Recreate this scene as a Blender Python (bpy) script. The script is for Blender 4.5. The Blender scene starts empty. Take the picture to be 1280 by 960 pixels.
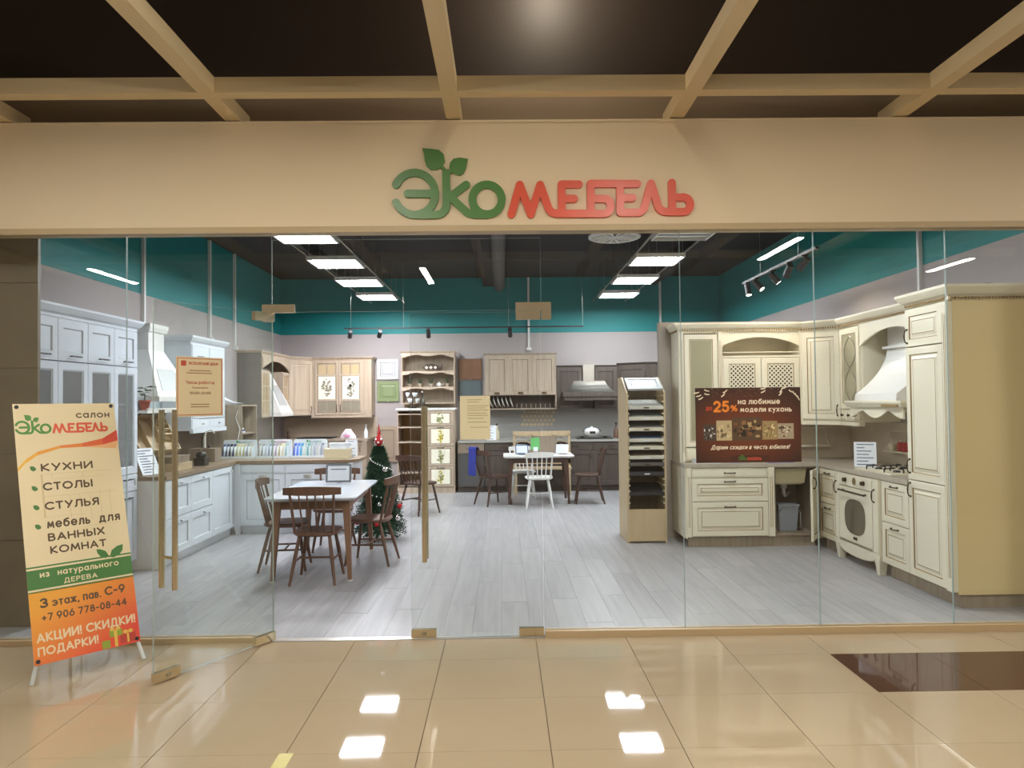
import bpy, math, random
from mathutils import Matrix, Vector
random.seed(7)
sc = bpy.context.scene
C = sc.collection
PI = math.pi
# ------------------------------------------------------------------ camera
cam_d = bpy.data.cameras.new('camera'); cam = bpy.data.objects.new('camera', cam_d); C.objects.link(cam)
F_PX, CAM_H, YAW, PITCH, ROLL = 928.3, 1.5844, .01196, .0227, -.01098
cam_d.sensor_fit = 'HORIZONTAL'; cam_d.sensor_width = 36; cam_d.lens = F_PX/1280*36
cam_d.clip_start = .05
fw = Vector((math.sin(YAW)*math.cos(PITCH), math.cos(YAW)*math.cos(PITCH), math.sin(PITCH)))
rt = Vector((math.cos(YAW), -math.sin(YAW), 0)); up = rt.cross(fw)
r2 = math.cos(ROLL)*rt + math.sin(ROLL)*up; u2 = -math.sin(ROLL)*rt + math.cos(ROLL)*up
cam.matrix_world = Matrix(((r2.x, u2.x, -fw.x, 0), (r2.y, u2.y, -fw.y, 0), (r2.z, u2.z, -fw.z, CAM_H), (0, 0, 0, 1)))
sc.camera = cam
# ------------------------------------------------------------------ world, exposure
w = bpy.data.worlds.new('world'); sc.world = w; w.use_nodes = True
bg = w.node_tree.nodes['Background']; bg.inputs[0].default_value = (1, .80, .58, 1); bg.inputs[1].default_value = .12
sc.view_settings.view_transform = 'Standard'; sc.view_settings.look = 'None'
sc.view_settings.gamma = 1; sc.view_settings.use_curve_mapping = False
sc.view_settings.exposure = 1.0
sc.cycles.max_bounces = 8; sc.cycles.transparent_max_bounces = 24; sc.cycles.glossy_bounces = 5
sc.cycles.use_denoising = True; sc.cycles.sample_clamp_indirect = 6
PANEL_E = 46.0      # shop ceiling panels (cool white)
MALL_E = 80.0       # linear lamps of the mall corridor (warm white)
SPOT_W = 6.0       # track spots

# ------------------------------------------------------------------ materials
def srgb(h):
    h = h.lstrip('#'); v = [int(h[i:i+2], 16)/255 for i in (0, 2, 4)]
    return tuple((c/12.92 if c <= .04045 else ((c+.055)/1.055)**2.4) for c in v) + (1,)
MATS = {}
def mat(name, col='#808080', rough=.5, metal=0, noise=0, scale=(8, 8, 8), col2=None, bump=0, coat=0, rand=0, spec=.5, alpha=None):
    """plain or softly varied principled material; col2 = second colour of the grain or mottling"""
    if name in MATS: return MATS[name]
    m = bpy.data.materials.new(name); m.use_nodes = True; nt = m.node_tree; b = nt.nodes['Principled BSDF']
    c = srgb(col) if isinstance(col, str) else col
    b.inputs['Base Color'].default_value = c; b.inputs['Roughness'].default_value = rough; b.inputs['Metallic'].default_value = metal
    b.inputs['Specular IOR Level'].default_value = spec
    if coat: b.inputs['Coat Weight'].default_value = coat; b.inputs['Coat Roughness'].default_value = .05
    if noise or bump or rand:
        tc = nt.nodes.new('ShaderNodeTexCoord'); mp = nt.nodes.new('ShaderNodeMapping'); mp.inputs['Scale'].default_value = scale
        nt.links.new(tc.outputs['Object'], mp.inputs['Vector'])
        n = nt.nodes.new('ShaderNodeTexNoise'); n.inputs['Scale'].default_value = 1; n.inputs['Detail'].default_value = 5
        oi = nt.nodes.new('ShaderNodeObjectInfo')
        va = nt.nodes.new('ShaderNodeVectorMath'); va.operation = 'MULTIPLY_ADD'
        cx = nt.nodes.new('ShaderNodeCombineXYZ')
        for i in range(3): nt.links.new(oi.outputs['Random'], cx.inputs[i])
        va.inputs[1].default_value = (37, 53, 71)
        nt.links.new(cx.outputs[0], va.inputs[0]); nt.links.new(mp.outputs[0], va.inputs[2]); nt.links.new(va.outputs[0], n.inputs['Vector'])
        c2 = srgb(col2) if col2 else tuple(x*.6 for x in c[:3]) + (1,)
        ramp = nt.nodes.new('ShaderNodeValToRGB'); ramp.color_ramp.elements[0].position = .35; ramp.color_ramp.elements[1].position = .68
        nt.links.new(n.outputs['Fac'], ramp.inputs[0])
        ma = nt.nodes.new('ShaderNodeMath'); ma.operation = 'MULTIPLY'; ma.inputs[1].default_value = noise
        nt.links.new(ramp.outputs[0], ma.inputs[0])
        mx = nt.nodes.new('ShaderNodeMix'); mx.data_type = 'RGBA'; mx.inputs[6].default_value = c; mx.inputs[7].default_value = c2
        fac = ma.outputs[0]
        if rand:
            m2 = nt.nodes.new('ShaderNodeMath'); m2.operation = 'MULTIPLY_ADD'; m2.inputs[1].default_value = rand
            nt.links.new(oi.outputs['Random'], m2.inputs[0]); nt.links.new(fac, m2.inputs[2]); fac = m2.outputs[0]
        nt.links.new(fac, mx.inputs[0]); nt.links.new(mx.outputs[2], b.inputs['Base Color'])
        if bump:
            bp = nt.nodes.new('ShaderNodeBump'); bp.inputs['Strength'].default_value = bump; bp.inputs['Distance'].default_value = .004
            nt.links.new(n.outputs['Fac'], bp.inputs['Height']); nt.links.new(bp.outputs[0], b.inputs['Normal'])
    MATS[name] = m
    return m
def emis(name, col, strength):
    if name in MATS: return MATS[name]
    m = bpy.data.materials.new(name); m.use_nodes = True; b = m.node_tree.nodes['Principled BSDF']
    b.inputs['Base Color'].default_value = (.8, .8, .8, 1); b.inputs['Emission Color'].default_value = srgb(col) if isinstance(col, str) else col
    b.inputs['Emission Strength'].default_value = strength
    MATS[name] = m; return m
def glassy(name, tint='#ffffff', refl=1.0):
    """thin sheet glass: clear with a Fresnel mirror on each face"""
    m = bpy.data.materials.new(name); m.use_nodes = True; nt = m.node_tree; nt.nodes.clear()
    out = nt.nodes.new('ShaderNodeOutputMaterial'); mix = nt.nodes.new('ShaderNodeMixShader')
    tr = nt.nodes.new('ShaderNodeBsdfTransparent'); tr.inputs[0].default_value = srgb(tint)
    gl = nt.nodes.new('ShaderNodeBsdfGlossy'); gl.inputs['Roughness'].default_value = 0
    fr = nt.nodes.new('ShaderNodeFresnel'); ge = nt.nodes.new('ShaderNodeNewGeometry')
    ior = nt.nodes.new('ShaderNodeMath'); ior.operation = 'MULTIPLY_ADD'; ior.inputs[1].default_value = 1/1.5-1.5; ior.inputs[2].default_value = 1.5
    nt.links.new(ge.outputs['Backfacing'], ior.inputs[0]); nt.links.new(ior.outputs[0], fr.inputs[0])
    sc_ = nt.nodes.new('ShaderNodeMath'); sc_.operation = 'MULTIPLY'; sc_.inputs[1].default_value = refl; nt.links.new(fr.outputs[0], sc_.inputs[0])
    nt.links.new(sc_.outputs[0], mix.inputs[0]); nt.links.new(tr.outputs[0], mix.inputs[1]); nt.links.new(gl.outputs[0], mix.inputs[2])
    nt.links.new(mix.outputs[0], out.inputs[0]); MATS[name] = m; return m
def frosted(name, col, amount):
    m = glassy(name, '#ffffff'); nt = m.node_tree; mx = nt.nodes.new('ShaderNodeMixShader'); mx.inputs[0].default_value = amount
    p = nt.nodes.new('ShaderNodeBsdfPrincipled'); p.inputs['Base Color'].default_value = srgb(col); p.inputs['Roughness'].default_value = .25
    out = [n for n in nt.nodes if n.type == 'OUTPUT_MATERIAL'][0]; src = out.inputs[0].links[0].from_socket
    nt.links.new(src, mx.inputs[1]); nt.links.new(p.outputs[0], mx.inputs[2]); nt.links.new(mx.outputs[0], out.inputs[0]); return m
V = (26, 26, 1.6)   # vertical grain
H = (1.6, 26, 26)   # grain along x
m_shopglass = glassy('shopfront_glass', '#fbfdfc'); m_glass = glassy('cabinet_glass', '#c9cdc0'); m_clear = glassy('clear_glass', '#f4f8f8'); m_frost = frosted('frosted_pane', '#b9b294', .6); m_gpane = frosted('grey_pane', '#8d9092', .5)
m_edge = mat('glass_edge', '#a9b8b4', .25)
m_gold = mat('brushed_champagne_metal', '#e0d5ba', .17, 1)
m_steel = mat('brushed_steel', '#b9b4aa', .3, 1)
m_chrome = mat('chrome', '#d8d8da', .12, 1)
m_dark = mat('black_metal', '#17171a', .45)
m_bronze = mat('aged_bronze', '#4a3a28', .4, .8)
m_white = mat('white_lacquer', '#d3d7dd', .35)
m_wpatina = mat('white_lacquer_groove', '#b4b8bc', .5)
m_ivory = mat('ivory_paint', '#e0d8c2', .4, noise=.12, col2='#d3c7a8', scale=(4, 4, 4))
m_ipatina = mat('brown_patina', '#8f7447', .6)
m_ash = mat('pale_ash', '#b9a793', .5, noise=.6, col2='#a38e79', scale=V)
m_ashg = mat('pale_ash_groove', '#94806a', .6)
m_oak = mat('limed_oak', '#a29483', .5, noise=.7, col2='#8a7762', scale=V)
m_oakg = mat('limed_oak_groove', '#7d6a54', .6)
m_taupe = mat('taupe_oak', '#8a7a69', .5, noise=.6, col2='#6f6153', scale=V)
m_wenge = mat('dark_stained_ash', '#4e433c', .5, noise=.7, col2='#3b322c', scale=V)
m_wengeg = mat('dark_stained_groove', '#33281f', .6)
m_birch = mat('birch_board', '#bca684', .5, noise=.35, col2='#ab9370', scale=V)
m_walnut = mat('walnut', '#6f5140', .42, noise=.6, col2='#533a2c', scale=(18, 18, 3))
m_walnutd = mat('dark_walnut', '#4a3026', .42, noise=.5, col2='#38231b', scale=(18, 18, 3))
m_wpaint = mat('white_paint', '#dcdad6', .4)
m_stone = mat('grey_stone_top', '#b5aa9b', .3, noise=.5, col2='#9d9182', scale=(14, 14, 14))
m_brownstone = mat('brown_laminate_top', '#8b765f', .35, noise=.5, col2='#76624d', scale=(3, 20, 20))
m_greytop = mat('grey_worktop', '#9c9a94', .35)
m_teal = mat('teal_paint', '#117d7e', .6)
m_wall = mat('greige_wall_paint', '#a69d9b', .8)
m_split = mat('beige_backsplash', '#d2c4b0', .45, noise=.4, col2='#bbab95', scale=(7, 7, 7))
m_gsplash = mat('grey_backsplash', '#8f8d8b', .3)
m_paper = mat('paper', '#d8dbe0', .6)
m_ink = mat('printed_ink', '#5b6470', .6)
m_ceil = mat('dark_ceiling_paint', '#2b2624', .8)
m_terra = mat('terracotta', '#9c4f3d', .7)
m_leaf = mat('leaf_green', '#3f5a3c', .55, noise=.4, col2='#2c4030', scale=(9, 9, 9))
m_blue = mat('royal_blue_cloth', '#1c2a86', .75)
m_black = mat('black_plastic', '#1d1c1c', .35)
m_red = mat('red_gloss', '#b02a2c', .2)
m_cream = mat('cream_card', '#d3c9a8', .6)

# ------------------------------------------------------------------ mesh builder
class MB:
    def __init__(s): s.v = []; s.f = []; s.mi = []; s.sm = []; s.m = 0; s.smooth = False
    def add(s, vs, fs):
        o = len(s.v); s.v += [tuple(p) for p in vs]
        for f in fs: s.f.append(tuple(o+i for i in f)); s.mi.append(s.m); s.sm.append(s.smooth)
        return s
    def box(s, x0, x1, y0, y1, z0, z1):
        return s.add([(x, y, z) for x in (x0, x1) for y in (y0, y1) for z in (z0, z1)],
                     [(0, 1, 3, 2), (4, 6, 7, 5), (0, 4, 5, 1), (2, 3, 7, 6), (0, 2, 6, 4), (1, 5, 7, 3)])
    def hexa(s, b, t):      # bottom quad, top quad, both counter-clockwise seen from above
        return s.add(list(b)+list(t), [(3, 2, 1, 0), (4, 5, 6, 7)] + [(i, (i+1) % 4, 4+(i+1) % 4, 4+i) for i in range(4)])
    def loft(s, secs, cap=True, closed=True):
        n = len(secs[0]); vs = [p for q in secs for p in q]; fs = []
        for k in range(len(secs)-1):
            for i in range(n if closed else n-1):
                j = (i+1) % n; fs.append((k*n+i, k*n+j, (k+1)*n+j, (k+1)*n+i))
        sm = s.smooth; s.add(vs, fs)
        if cap: s.smooth = False; s.add(secs[0], [tuple(reversed(range(n)))]); s.add(secs[-1], [tuple(range(n))]); s.smooth = sm
        return s
    def cyl(s, p0, p1, r0, r1=None, n=12, cap=True):
        r1 = r0 if r1 is None else r1
        p0 = Vector(p0); p1 = Vector(p1); d = (p1-p0).normalized()
        a = d.cross(Vector((0, 0, 1)) if abs(d.z) < .9 else Vector((1, 0, 0))).normalized(); b = d.cross(a)
        sm = s.smooth; s.smooth = True
        s.loft([[p+(a*math.cos(2*PI*i/n)+b*math.sin(2*PI*i/n))*r for i in range(n)] for p, r in ((p0, r0), (p1, r1))], cap)
        s.smooth = sm; return s
    def tube(s, path, r, n=8):
        path = [Vector(p) for p in path]; secs = []
        for i, p in enumerate(path):
            d = (path[min(i+1, len(path)-1)]-path[max(i-1, 0)]).normalized()
            a = d.cross(Vector((.13, .21, 1)) if abs(d.z) < .9 else Vector((1, .1, 0))).normalized(); b = d.cross(a)
            if secs and (a.dot(pa) < 0): a = -a; b = -b
            pa = a; rr = r[i] if isinstance(r, (list, tuple)) else r
            secs.append([p+(a*math.cos(2*PI*k/n)+b*math.sin(2*PI*k/n))*rr for k in range(n)])
        sm = s.smooth; s.smooth = True; s.loft(secs); s.smooth = sm; return s
    def lathe(s, prof, c=(0, 0, 0), n=16):
        sm = s.smooth; s.smooth = True
        s.loft([[(c[0]+r*math.cos(2*PI*i/n), c[1]+r*math.sin(2*PI*i/n), c[2]+z) for i in range(n)] for r, z in prof])
        s.smooth = sm; return s
    def sphere(s, c, r, n=10):
        return s.lathe([(max(r*math.sin(PI*k/n), r*.02), -r*math.cos(PI*k/n)) for k in range(n+1)], c, n+2)
    def prism(s, poly, axis, a, b):
        """poly: 2D points; axis 'y': (x,z) extruded a..b in y; 'x': (y,z); 'z': (x,y)"""
        mk = {'y': lambda p, t: (p[0], t, p[1]), 'x': lambda p, t: (t, p[0], p[1]), 'z': lambda p, t: (p[0], p[1], t)}[axis]
        return s.loft([[mk(p, a) for p in poly], [mk(p, b) for p in poly]])
    def sweep(s, prof, path, side=1):
        """prof: (out, z) points; path: 2D points; profile is mitred round the path, 'out' to the right of travel * side"""
        path = [Vector((p[0], p[1])) for p in path]; secs = []
        for i, p in enumerate(path):
            ds = []
            if i > 0: ds.append((path[i]-path[i-1]).normalized())
            if i < len(path)-1: ds.append((path[i+1]-path[i]).normalized())
            ns = [Vector((d.y, -d.x))*side for d in ds]
            nn = sum(ns, Vector((0, 0))); nn = nn/max(nn.dot(ns[0]), .2)
            secs.append([(p.x+nn.x*o, p.y+nn.y*o, z) for o, z in prof])
        return s.loft(secs)
    def mesh(s, name, mats):
        me = bpy.data.meshes.new(name); me.from_pydata(s.v, [], s.f)
        for m in (mats if isinstance(mats, (list, tuple)) else [mats]): me.materials.append(m)
        me.polygons.foreach_set('material_index', s.mi); me.polygons.foreach_set('use_smooth', s.sm)
        me.update()
        import bmesh
        bm = bmesh.new(); bm.from_mesh(me); bmesh.ops.recalc_face_normals(bm, faces=bm.faces); bm.to_mesh(me); bm.free()
        return me
    def build(s, name, mats, parent=None, loc=(0, 0, 0), rot=(0, 0, 0)):
        return link(name, s.mesh(name, mats), parent, loc, rot)
def link(name, me, parent=None, loc=(0, 0, 0), rot=(0, 0, 0)):
    o = bpy.data.objects.new(name, me); C.objects.link(o); o.parent = parent; o.location = loc; o.rotation_euler = rot
    return o
def tag(o, label, cat, group=None):
    o['label'] = label; o['category'] = cat
    if group: o['group'] = group
    return o
def thing(name, label, cat, loc=(0, 0, 0), rz=0, group=None, rot=None):
    o = link(name, None, None, loc, rot or (0, 0, rz)); o.empty_display_size = .1
    return tag(o, label, cat, group)
def struct(o): o['kind'] = 'structure'; return o
def dup(root, loc, rz, label=None, group=None):
    def cp(o, par):
        c = o.copy(); C.objects.link(c); c.parent = par
        for ch in list(o.children): cp(ch, c)
        return c
    r = cp(root, None); r.location = loc; r.rotation_euler = (0, 0, rz)
    if label: r['label'] = label
    if group: r['group'] = group
    return r
def BX(name, m, parent, *a): return MB().box(*a).build(name, m, parent)
def stroke(mb, pts, wd, z0, z1):
    """thick rounded polyline in the XZ plane, extruded from y=-z1 to -z0; every piece a hair prouder than the last"""
    h = wd/2; k = getattr(mb, 'layer', 0)
    for i in range(len(pts)-1):
        a = Vector(pts[i]); b = Vector(pts[i+1]); d = b-a
        if d.length < 1e-7: continue
        n = Vector((-d.y, d.x)).normalized()*h; k += 1
        mb.prism([tuple(a+n), tuple(a-n), tuple(b-n), tuple(b+n)], 'y', -z1-k*1.2e-5, -z0)
    for i, p in enumerate(pts):
        if 0 < i < len(pts)-1:
            u = (Vector(pts[i])-Vector(pts[i-1])); v = (Vector(pts[i+1])-Vector(pts[i]))
            if u.length > 1e-7 and v.length > 1e-7 and u.angle(v) < .12: continue
        k += 1; mb.prism([(p[0]+h*math.cos(2*PI*j/12), p[1]+h*math.sin(2*PI*j/12)) for j in range(12)], 'y', -z1-k*1.2e-5, -z0)
    mb.layer = k
def arc(cx, cy, rx, ry, a0, a1, n=18): return [(cx+rx*math.cos(math.radians(a0+(a1-a0)*i/n)), cy+ry*math.sin(math.radians(a0+(a1-a0)*i/n))) for i in range(n+1)]
def E(cx, cy, rx, ry, a0, a1): return arc(cx, cy, rx, ry, a0, a1, max(4, int(abs(a1-a0)/24)))
GL = {  # width, strokes on a unit cap height
 'А': (.8, [[(0, 0), (.4, 1), (.8, 0)], [(.13, .3), (.67, .3)]]), 'Б': (.65, [[(.6, 1), (0, 1), (0, 0), (.36, 0)]+E(.36, .29, .28, .29, -90, 90)+[(0, .58)]]),
 'В': (.62, [[(0, 0), (0, 1), (.3, 1)]+E(.3, .77, .25, .23, 90, -90)+[(0, .54)], [(.3, .54)]+E(.32, .27, .3, .27, 90, -90)+[(0, 0)]]),
 'Г': (.5, [[(0, 0), (0, 1), (.5, 1)]]), 'Д': (.86, [[(0, -.17), (0, 0), (.86, 0), (.86, -.17)], [(.12, 0), (.26, 1), (.72, 1), (.72, 0)]]),
 'Е': (.55, [[(.55, 1), (0, 1), (0, 0), (.55, 0)], [(0, .52), (.48, .52)]]), 'Ж': (1.0, [[(.5, 0), (.5, 1)], [(0, 1), (.5, .5), (0, 0)], [(1, 1), (.5, .5), (1, 0)]]),
 'З': (.6, [E(.28, .76, .28, .24, 150, -90), E(.28, .26, .32, .26, 90, -150)]), 'И': (.72, [[(0, 1), (0, 0), (.72, 1), (.72, 0)]]),
 'Й': (.72, [[(0, 1), (0, 0), (.72, 1), (.72, 0)], [(.2, 1.22), (.36, 1.16), (.52, 1.22)]]), 'К': (.65, [[(0, 0), (0, 1)], [(.62, 1), (.02, .48), (.65, 0)]]),
 'Л': (.75, [[(0, 0), (.12, .1), (.22, 1), (.75, 1), (.75, 0)]]), 'М': (.92, [[(0, 0), (.12, 1), (.46, .2), (.8, 1), (.92, 0)]]), 'Н': (.7, [[(0, 0), (0, 1)], [(.7, 0), (.7, 1)], [(0, .5), (.7, .5)]]),
 'О': (.98, [E(.49, .5, .49, .5, 0, 360)]), 'П': (.7, [[(0, 0), (0, 1), (.7, 1), (.7, 0)]]), 'Р': (.55, [[(0, 0), (0, 1), (.28, 1)]+E(.28, .74, .27, .26, 90, -90)+[(0, .48)]]),
 'С': (.82, [E(.5, .5, .5, .5, 48, 312)]), 'Т': (.66, [[(0, 1), (.66, 1)], [(.33, 1), (.33, 0)]]), 'У': (.72, [[(0, 1), (.4, .36)], [(.72, 1), (.24, 0)]]), 'Х': (.7, [[(0, 0), (.7, 1)], [(0, 1), (.7, 0)]]),
 'Ц': (.8, [[(0, 1), (0, 0), (.8, 0), (.8, -.17)], [(.64, 0), (.64, 1)]]), 'Ч': (.6, [[(0, 1), (0, .62), (.12, .46), (.6, .46)], [(.6, 1), (.6, 0)]]),
 'Ь': (.58, [[(0, 1), (0, 0), (.3, 0)]+E(.3, .28, .27, .28, -90, 90)+[(0, .56)]]), 'Ы': (.85, [[(0, 1), (0, 0), (.28, 0)]+E(.28, .28, .25, .28, -90, 90)+[(0, .56)], [(.85, 0), (.85, 1)]]),
 'Э': (.75, [E(.25, .5, .5, .5, -135, 135), [(.2, .5), (.75, .5)]]), 'Ю': (1.15, [[(0, 0), (0, 1)], [(0, .5), (.3, .5)], E(.72, .5, .43, .5, 0, 360)]),
 'Я': (.6, [[(.6, 0), (.6, 1), (.3, 1)]+E(.3, .75, .28, .25, 90, 270)+[(.6, .5)], [(.32, .5), (0, 0)]]),
 'а': (.84, [E(.42, .5, .42, .5, 0, 360), [(.84, 1), (.84, 0)]]), 'е': (.86, [[(.02, .5), (.86, .5)]+E(.43, .5, .43, .5, 0, 318)]), 'р': (.84, [E(.42, .5, .42, .5, 0, 360), [(0, 1), (0, -.5)]]),
 'у': (.74, [[(0, 1), (.4, .2)], [(.74, 1), (.2, -.5)]]), 'б': (.84, [E(.42, .45, .42, .45, 0, 360), [(.0, .5), (.1, 1.1), (.4, 1.3), (.78, 1.38)]]),
 '0': (.6, [E(.3, .5, .3, .5, 0, 360)]), '1': (.3, [[(0, .8), (.26, 1), (.26, 0)]]), '2': (.62, [E(.3, .7, .3, .3, 160, -35)+[(0, 0), (.62, 0)]]), '3': (.6, [E(.28, .76, .28, .24, 150, -90), E(.28, .26, .32, .26, 90, -150)]),
 '4': (.68, [[(.5, 0), (.5, 1), (0, .3), (.68, .3)]]), '5': (.6, [[(.55, 1), (.12, 1), (.06, .56)]+E(.28, .32, .32, .32, 115, -150)]), '6': (.64, [E(.32, .32, .32, .32, 0, 360), [(.03, .42), (.42, 1)]]),
 '7': (.6, [[(0, 1), (.6, 1), (.2, 0)]]), '8': (.6, [E(.3, .76, .24, .24, 0, 360), E(.3, .27, .3, .27, 0, 360)]), '9': (.64, [E(.32, .68, .32, .32, 0, 360), [(.61, .58), (.22, 0)]]),
 '+': (.55, [[(0, .42), (.55, .42)], [(.275, .14), (.275, .7)]]), '-': (.36, [[(0, .42), (.36, .42)]]), '.': (.02, [[(0, 0), (.02, 0)]]), ',': (.06, [[(.05, .02), (0, -.18)]]), ':': (.02, [[(0, .1), (.02, .1)], [(0, .6), (.02, .6)]]),
 '!': (.02, [[(0, 1), (0, .32)], [(0, 0), (.01, 0)]]), '%': (.9, [E(.18, .76, .18, .22, 0, 360), E(.72, .24, .18, .22, 0, 360), [(.75, 1), (.15, 0)]])}
def text(name, s, m, parent, x, z, h, width=None, align='L', mx=None, bold=0, shear=0, ex=.0006, th=None):
    """stroke lettering in the parent's local XZ plane facing -y; x,z = baseline start (or centre), h = capital height"""
    th = th or (.15+bold); pen = 0; out = []
    for c in s:
        if c == ' ': pen += .42; continue
        low = c.islower(); g = GL.get(c) or GL[c.upper()]; k = .7 if low else 1
        out.append([[((pen+p[0]*k), p[1]*k) for p in q] for q in g[1]]); pen += g[0]*k+.34
    wd = pen-.34; kz = h*(1-th); kx = ((width-th*h)/wd) if width else kz
    off = {'L': 0, 'C': -wd/2, 'R': -wd}[align]; mb = MB()
    for g in out:
        mb.layer = 0
        for q in g: stroke(mb, [((p[0]+off)*kx+shear*p[1]*kz+(th*h/2 if align == 'L' else 0), p[1]*kz+th*h/2) for p in q], th*h, 0, ex)
    return mb.build(name, m, parent, (x, mx or 0, z))
# ================================================================== THE SETTING
XL, XR, YB, YG = -4.05, 4.0, 13.6, 5.026
Z_TEAL, Z_CEIL = 2.83, 3.85
m_tile = mat('polished_beige_tile', '#a8967c', .03, noise=.18, col2='#99866c', scale=(3, 3, 3), rand=.12)
m_tileb = mat('polished_brown_tile', '#4e3428', .05, noise=.3, col2='#4e3629', scale=(5, 5, 5))
m_grout = mat('brown_grout', '#6d5940', .8)
m_fascia = mat('cream_fascia_paint', '#dfcdae', .6)
m_beam = mat('cream_beam_paint', '#d3c09a', .6)
m_sill = mat('tan_sill', '#b79f7b', .4)
m_plank = mat('grey_laminate', '#a9a7a8', .38, noise=.55, col2='#8e8c8d', scale=(22, 1.3, 1), rand=.35)
m_pjoint = mat('plank_joint', '#77787a', .8)

# mall floor: slab, then one object for each tile in view
fm = struct(MB().box(-9, 9, -7, 2.8, -.05, 0).box(-9, 9, 2.8, 4.995, -.05, -.008).build('floor_mall', [m_grout]))
fm.data.materials[0] = m_grout
slab = MB(); slab.box(-9, 9, -7, 2.795, 0, .0005); slab.build('tile_field', m_tile, fm)
tmesh = {}
for j in range(-2, 2):
    y0 = 4.0+.6*j; y1 = min(y0+.6, 4.99)
    for k in range(-11, 9):
        x0 = .2+.6*k
        brown = (j == 0 and k >= 3)
        key = (round(y1-y0, 3), brown)
        if key not in tmesh:
            tmesh[key] = MB().box(.0018, .5982, .0008, y1-y0-.0008, -.008, 0).mesh('tile', m_tileb if brown else m_tile)
        link('tile', tmesh[key], fm, (x0, y0, 0))
# shop floor: one object for each laminate plank
fs = struct(MB().box(XL, XR, 5.055, YB, -.05, -.006).build('floor', m_pjoint))
PW, PL = .201, 1.38
rows = math.ceil((XR-XL)/PW); pmesh = {}
for i in range(rows):
    x0 = XL+i*PW; wd = min(PW, XR-x0); y = 5.06-(i*.47 % 1)*PL
    while y < YB:
        a = max(y, 5.06); b = min(y+PL, YB)
        if b-a > .03:
            key = (round(wd, 3), round(b-a, 2))
            if key not in pmesh: pmesh[key] = MB().box(.0008, wd-.0008, .001, b-a-.001, -.006, 0).mesh('plank', m_plank)
            link('plank', pmesh[key], fs, (x0, a, 0))
        y += PL
# shop walls: greige below, teal band above
def wall(name, a, b):
    x0, x1, y0, y1 = a
    o = struct(MB().box(x0, x1, y0, y1, -.05, Z_TEAL).build(name, m_wall))
    mb = MB()
    if y0 < 6: mb.box(x0, x1, 5.13, 5.34, Z_TEAL, 3.47).box(x0, x1, 5.34, y1, Z_TEAL, Z_CEIL)
    else: mb.box(x0, x1, y0, y1, Z_TEAL, Z_CEIL)
    mb.build('teal_band', m_teal, o); return o
wall('wall_left', (XL-.1, XL, 5.04, YB+.1), 0)
wall('wall_right', (XR, XR+.1, 5.04, YB+.1), 0)
wall('wall_back', (XL, XR, YB, YB+.1), 0)
struct(MB().box(1.8, XR, 8.52, 8.62, 0, 2.47).build('wall_partition', mat('partition_paint', '#a3978a', .8)))
cl = struct(MB().box(XL-.1, XR+.1, 5.3, YB+.1, Z_CEIL, Z_CEIL+.1).build('ceiling', m_ceil))
for x in (-2.9, -.35, 2.6): MB().box(x, x+.22, 5.36, YB, Z_CEIL-.16, Z_CEIL).build('ceiling_joist', m_ceil, cl)
MB().cyl((-.05, 5.4, 3.68), (-.05, 13.5, 3.68), .1, n=14).build('air_duct', mat('grey_duct', '#55514e', .6), cl)
# tiled pillar behind the glass at the left
m_ptile = mat('greige_wall_tile', '#7c6e5a', .5, noise=.5, col2='#6c5f4e', scale=(3, 3, 3))
pil = struct(MB().box(XL+.01, -3.37, 5.42, 5.44, 0, Z_CEIL).build('wall_pillar', mat('pillar_core', '#6f6454', .7)))
for z in (0, .62, 1.24, 1.86, 2.48): MB().box(XL+.012, -3.366, 5.408, 5.4405, z+.002, z+.618).build('tile', m_ptile, pil)

# shopfront: fascia, upper wall, mall ceiling, beams
fa = struct(MB().box(-9, 9, 5.0, 5.12, 2.773, 3.49).build('wall_fascia', m_fascia))
MB().box(-9, 9, 4.988, 5.1, 2.733, 2.773).build('glazing_channel', mat('channel_paint', '#b7a27e', .5), fa)
MB().box(-9, 9, 4.996, 5.25, 3.478, 3.492).build('ledge_board', m_fascia, fa)
struct(MB().box(-9, XL-.1, 5.0, 5.1, 0, 2.733).build('wall_neighbour_west', m_fascia))
struct(MB().box(XR+.1, 9, 5.0, 5.1, 0, 2.733).build('wall_neighbour_east', m_fascia))
uw = struct(MB().box(-9, 9, 5.22, 5.32, 3.492, 4.9).build('wall_upper', mat('dark_brown_wall', '#3a302a', .5)))
MB().box(-9, 9, 5.2, 5.22, 3.492, 3.76).build('lower_strip', mat('brown_grey_strip', '#9a8874', .7), uw)  # paler strip along the foot of the upper wall
struct(MB().box(-9, 9, -7, 5.32, 4.9, 5.0).build('ceiling_mall', mat('mall_black_ceiling', '#1a1614', .7)))
nb = 0
for x in (-6.4, -4.87, -3.34, -1.81, -.317, 1.2, 2.73, 4.26, 5.8):
    nb += 1; struct(MB().box(x-.05, x+.05, -1.5, 5.2, 3.5, 3.6).build('trim_%d' % nb, m_beam))
for y in (4.6, 3.07, 1.55, .02):
    nb += 1; struct(MB().box(-7, 7, y-.048, y+.048, 3.501, 3.599).build('trim_%d' % nb, m_beam))
cab_m = mat('white_cable', '#d9cdb5', .5)
tag(MB().tube([(-4.1+.13*i, 4.74+.01*i, 3.612+.03*math.sin(i*.33)) for i in range(10)], .008).build('loose_cable', cab_m), 'pale loose cable lying over the cream ceiling beams', 'cable')
# sills and threshold
struct(MB().box(XL, -1.56, 4.985, 5.058, 0, .032).build('trim_20', m_sill)); struct(MB().box(.265, XR, 4.985, 5.058, 0, .045).build('trim_21', m_sill))
struct(MB().box(-1.56, .265, 4.995, 5.058, -.004, .003).build('trim_22', mat('aluminium_threshold', '#cfc9c0', .3, .7)))

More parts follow.
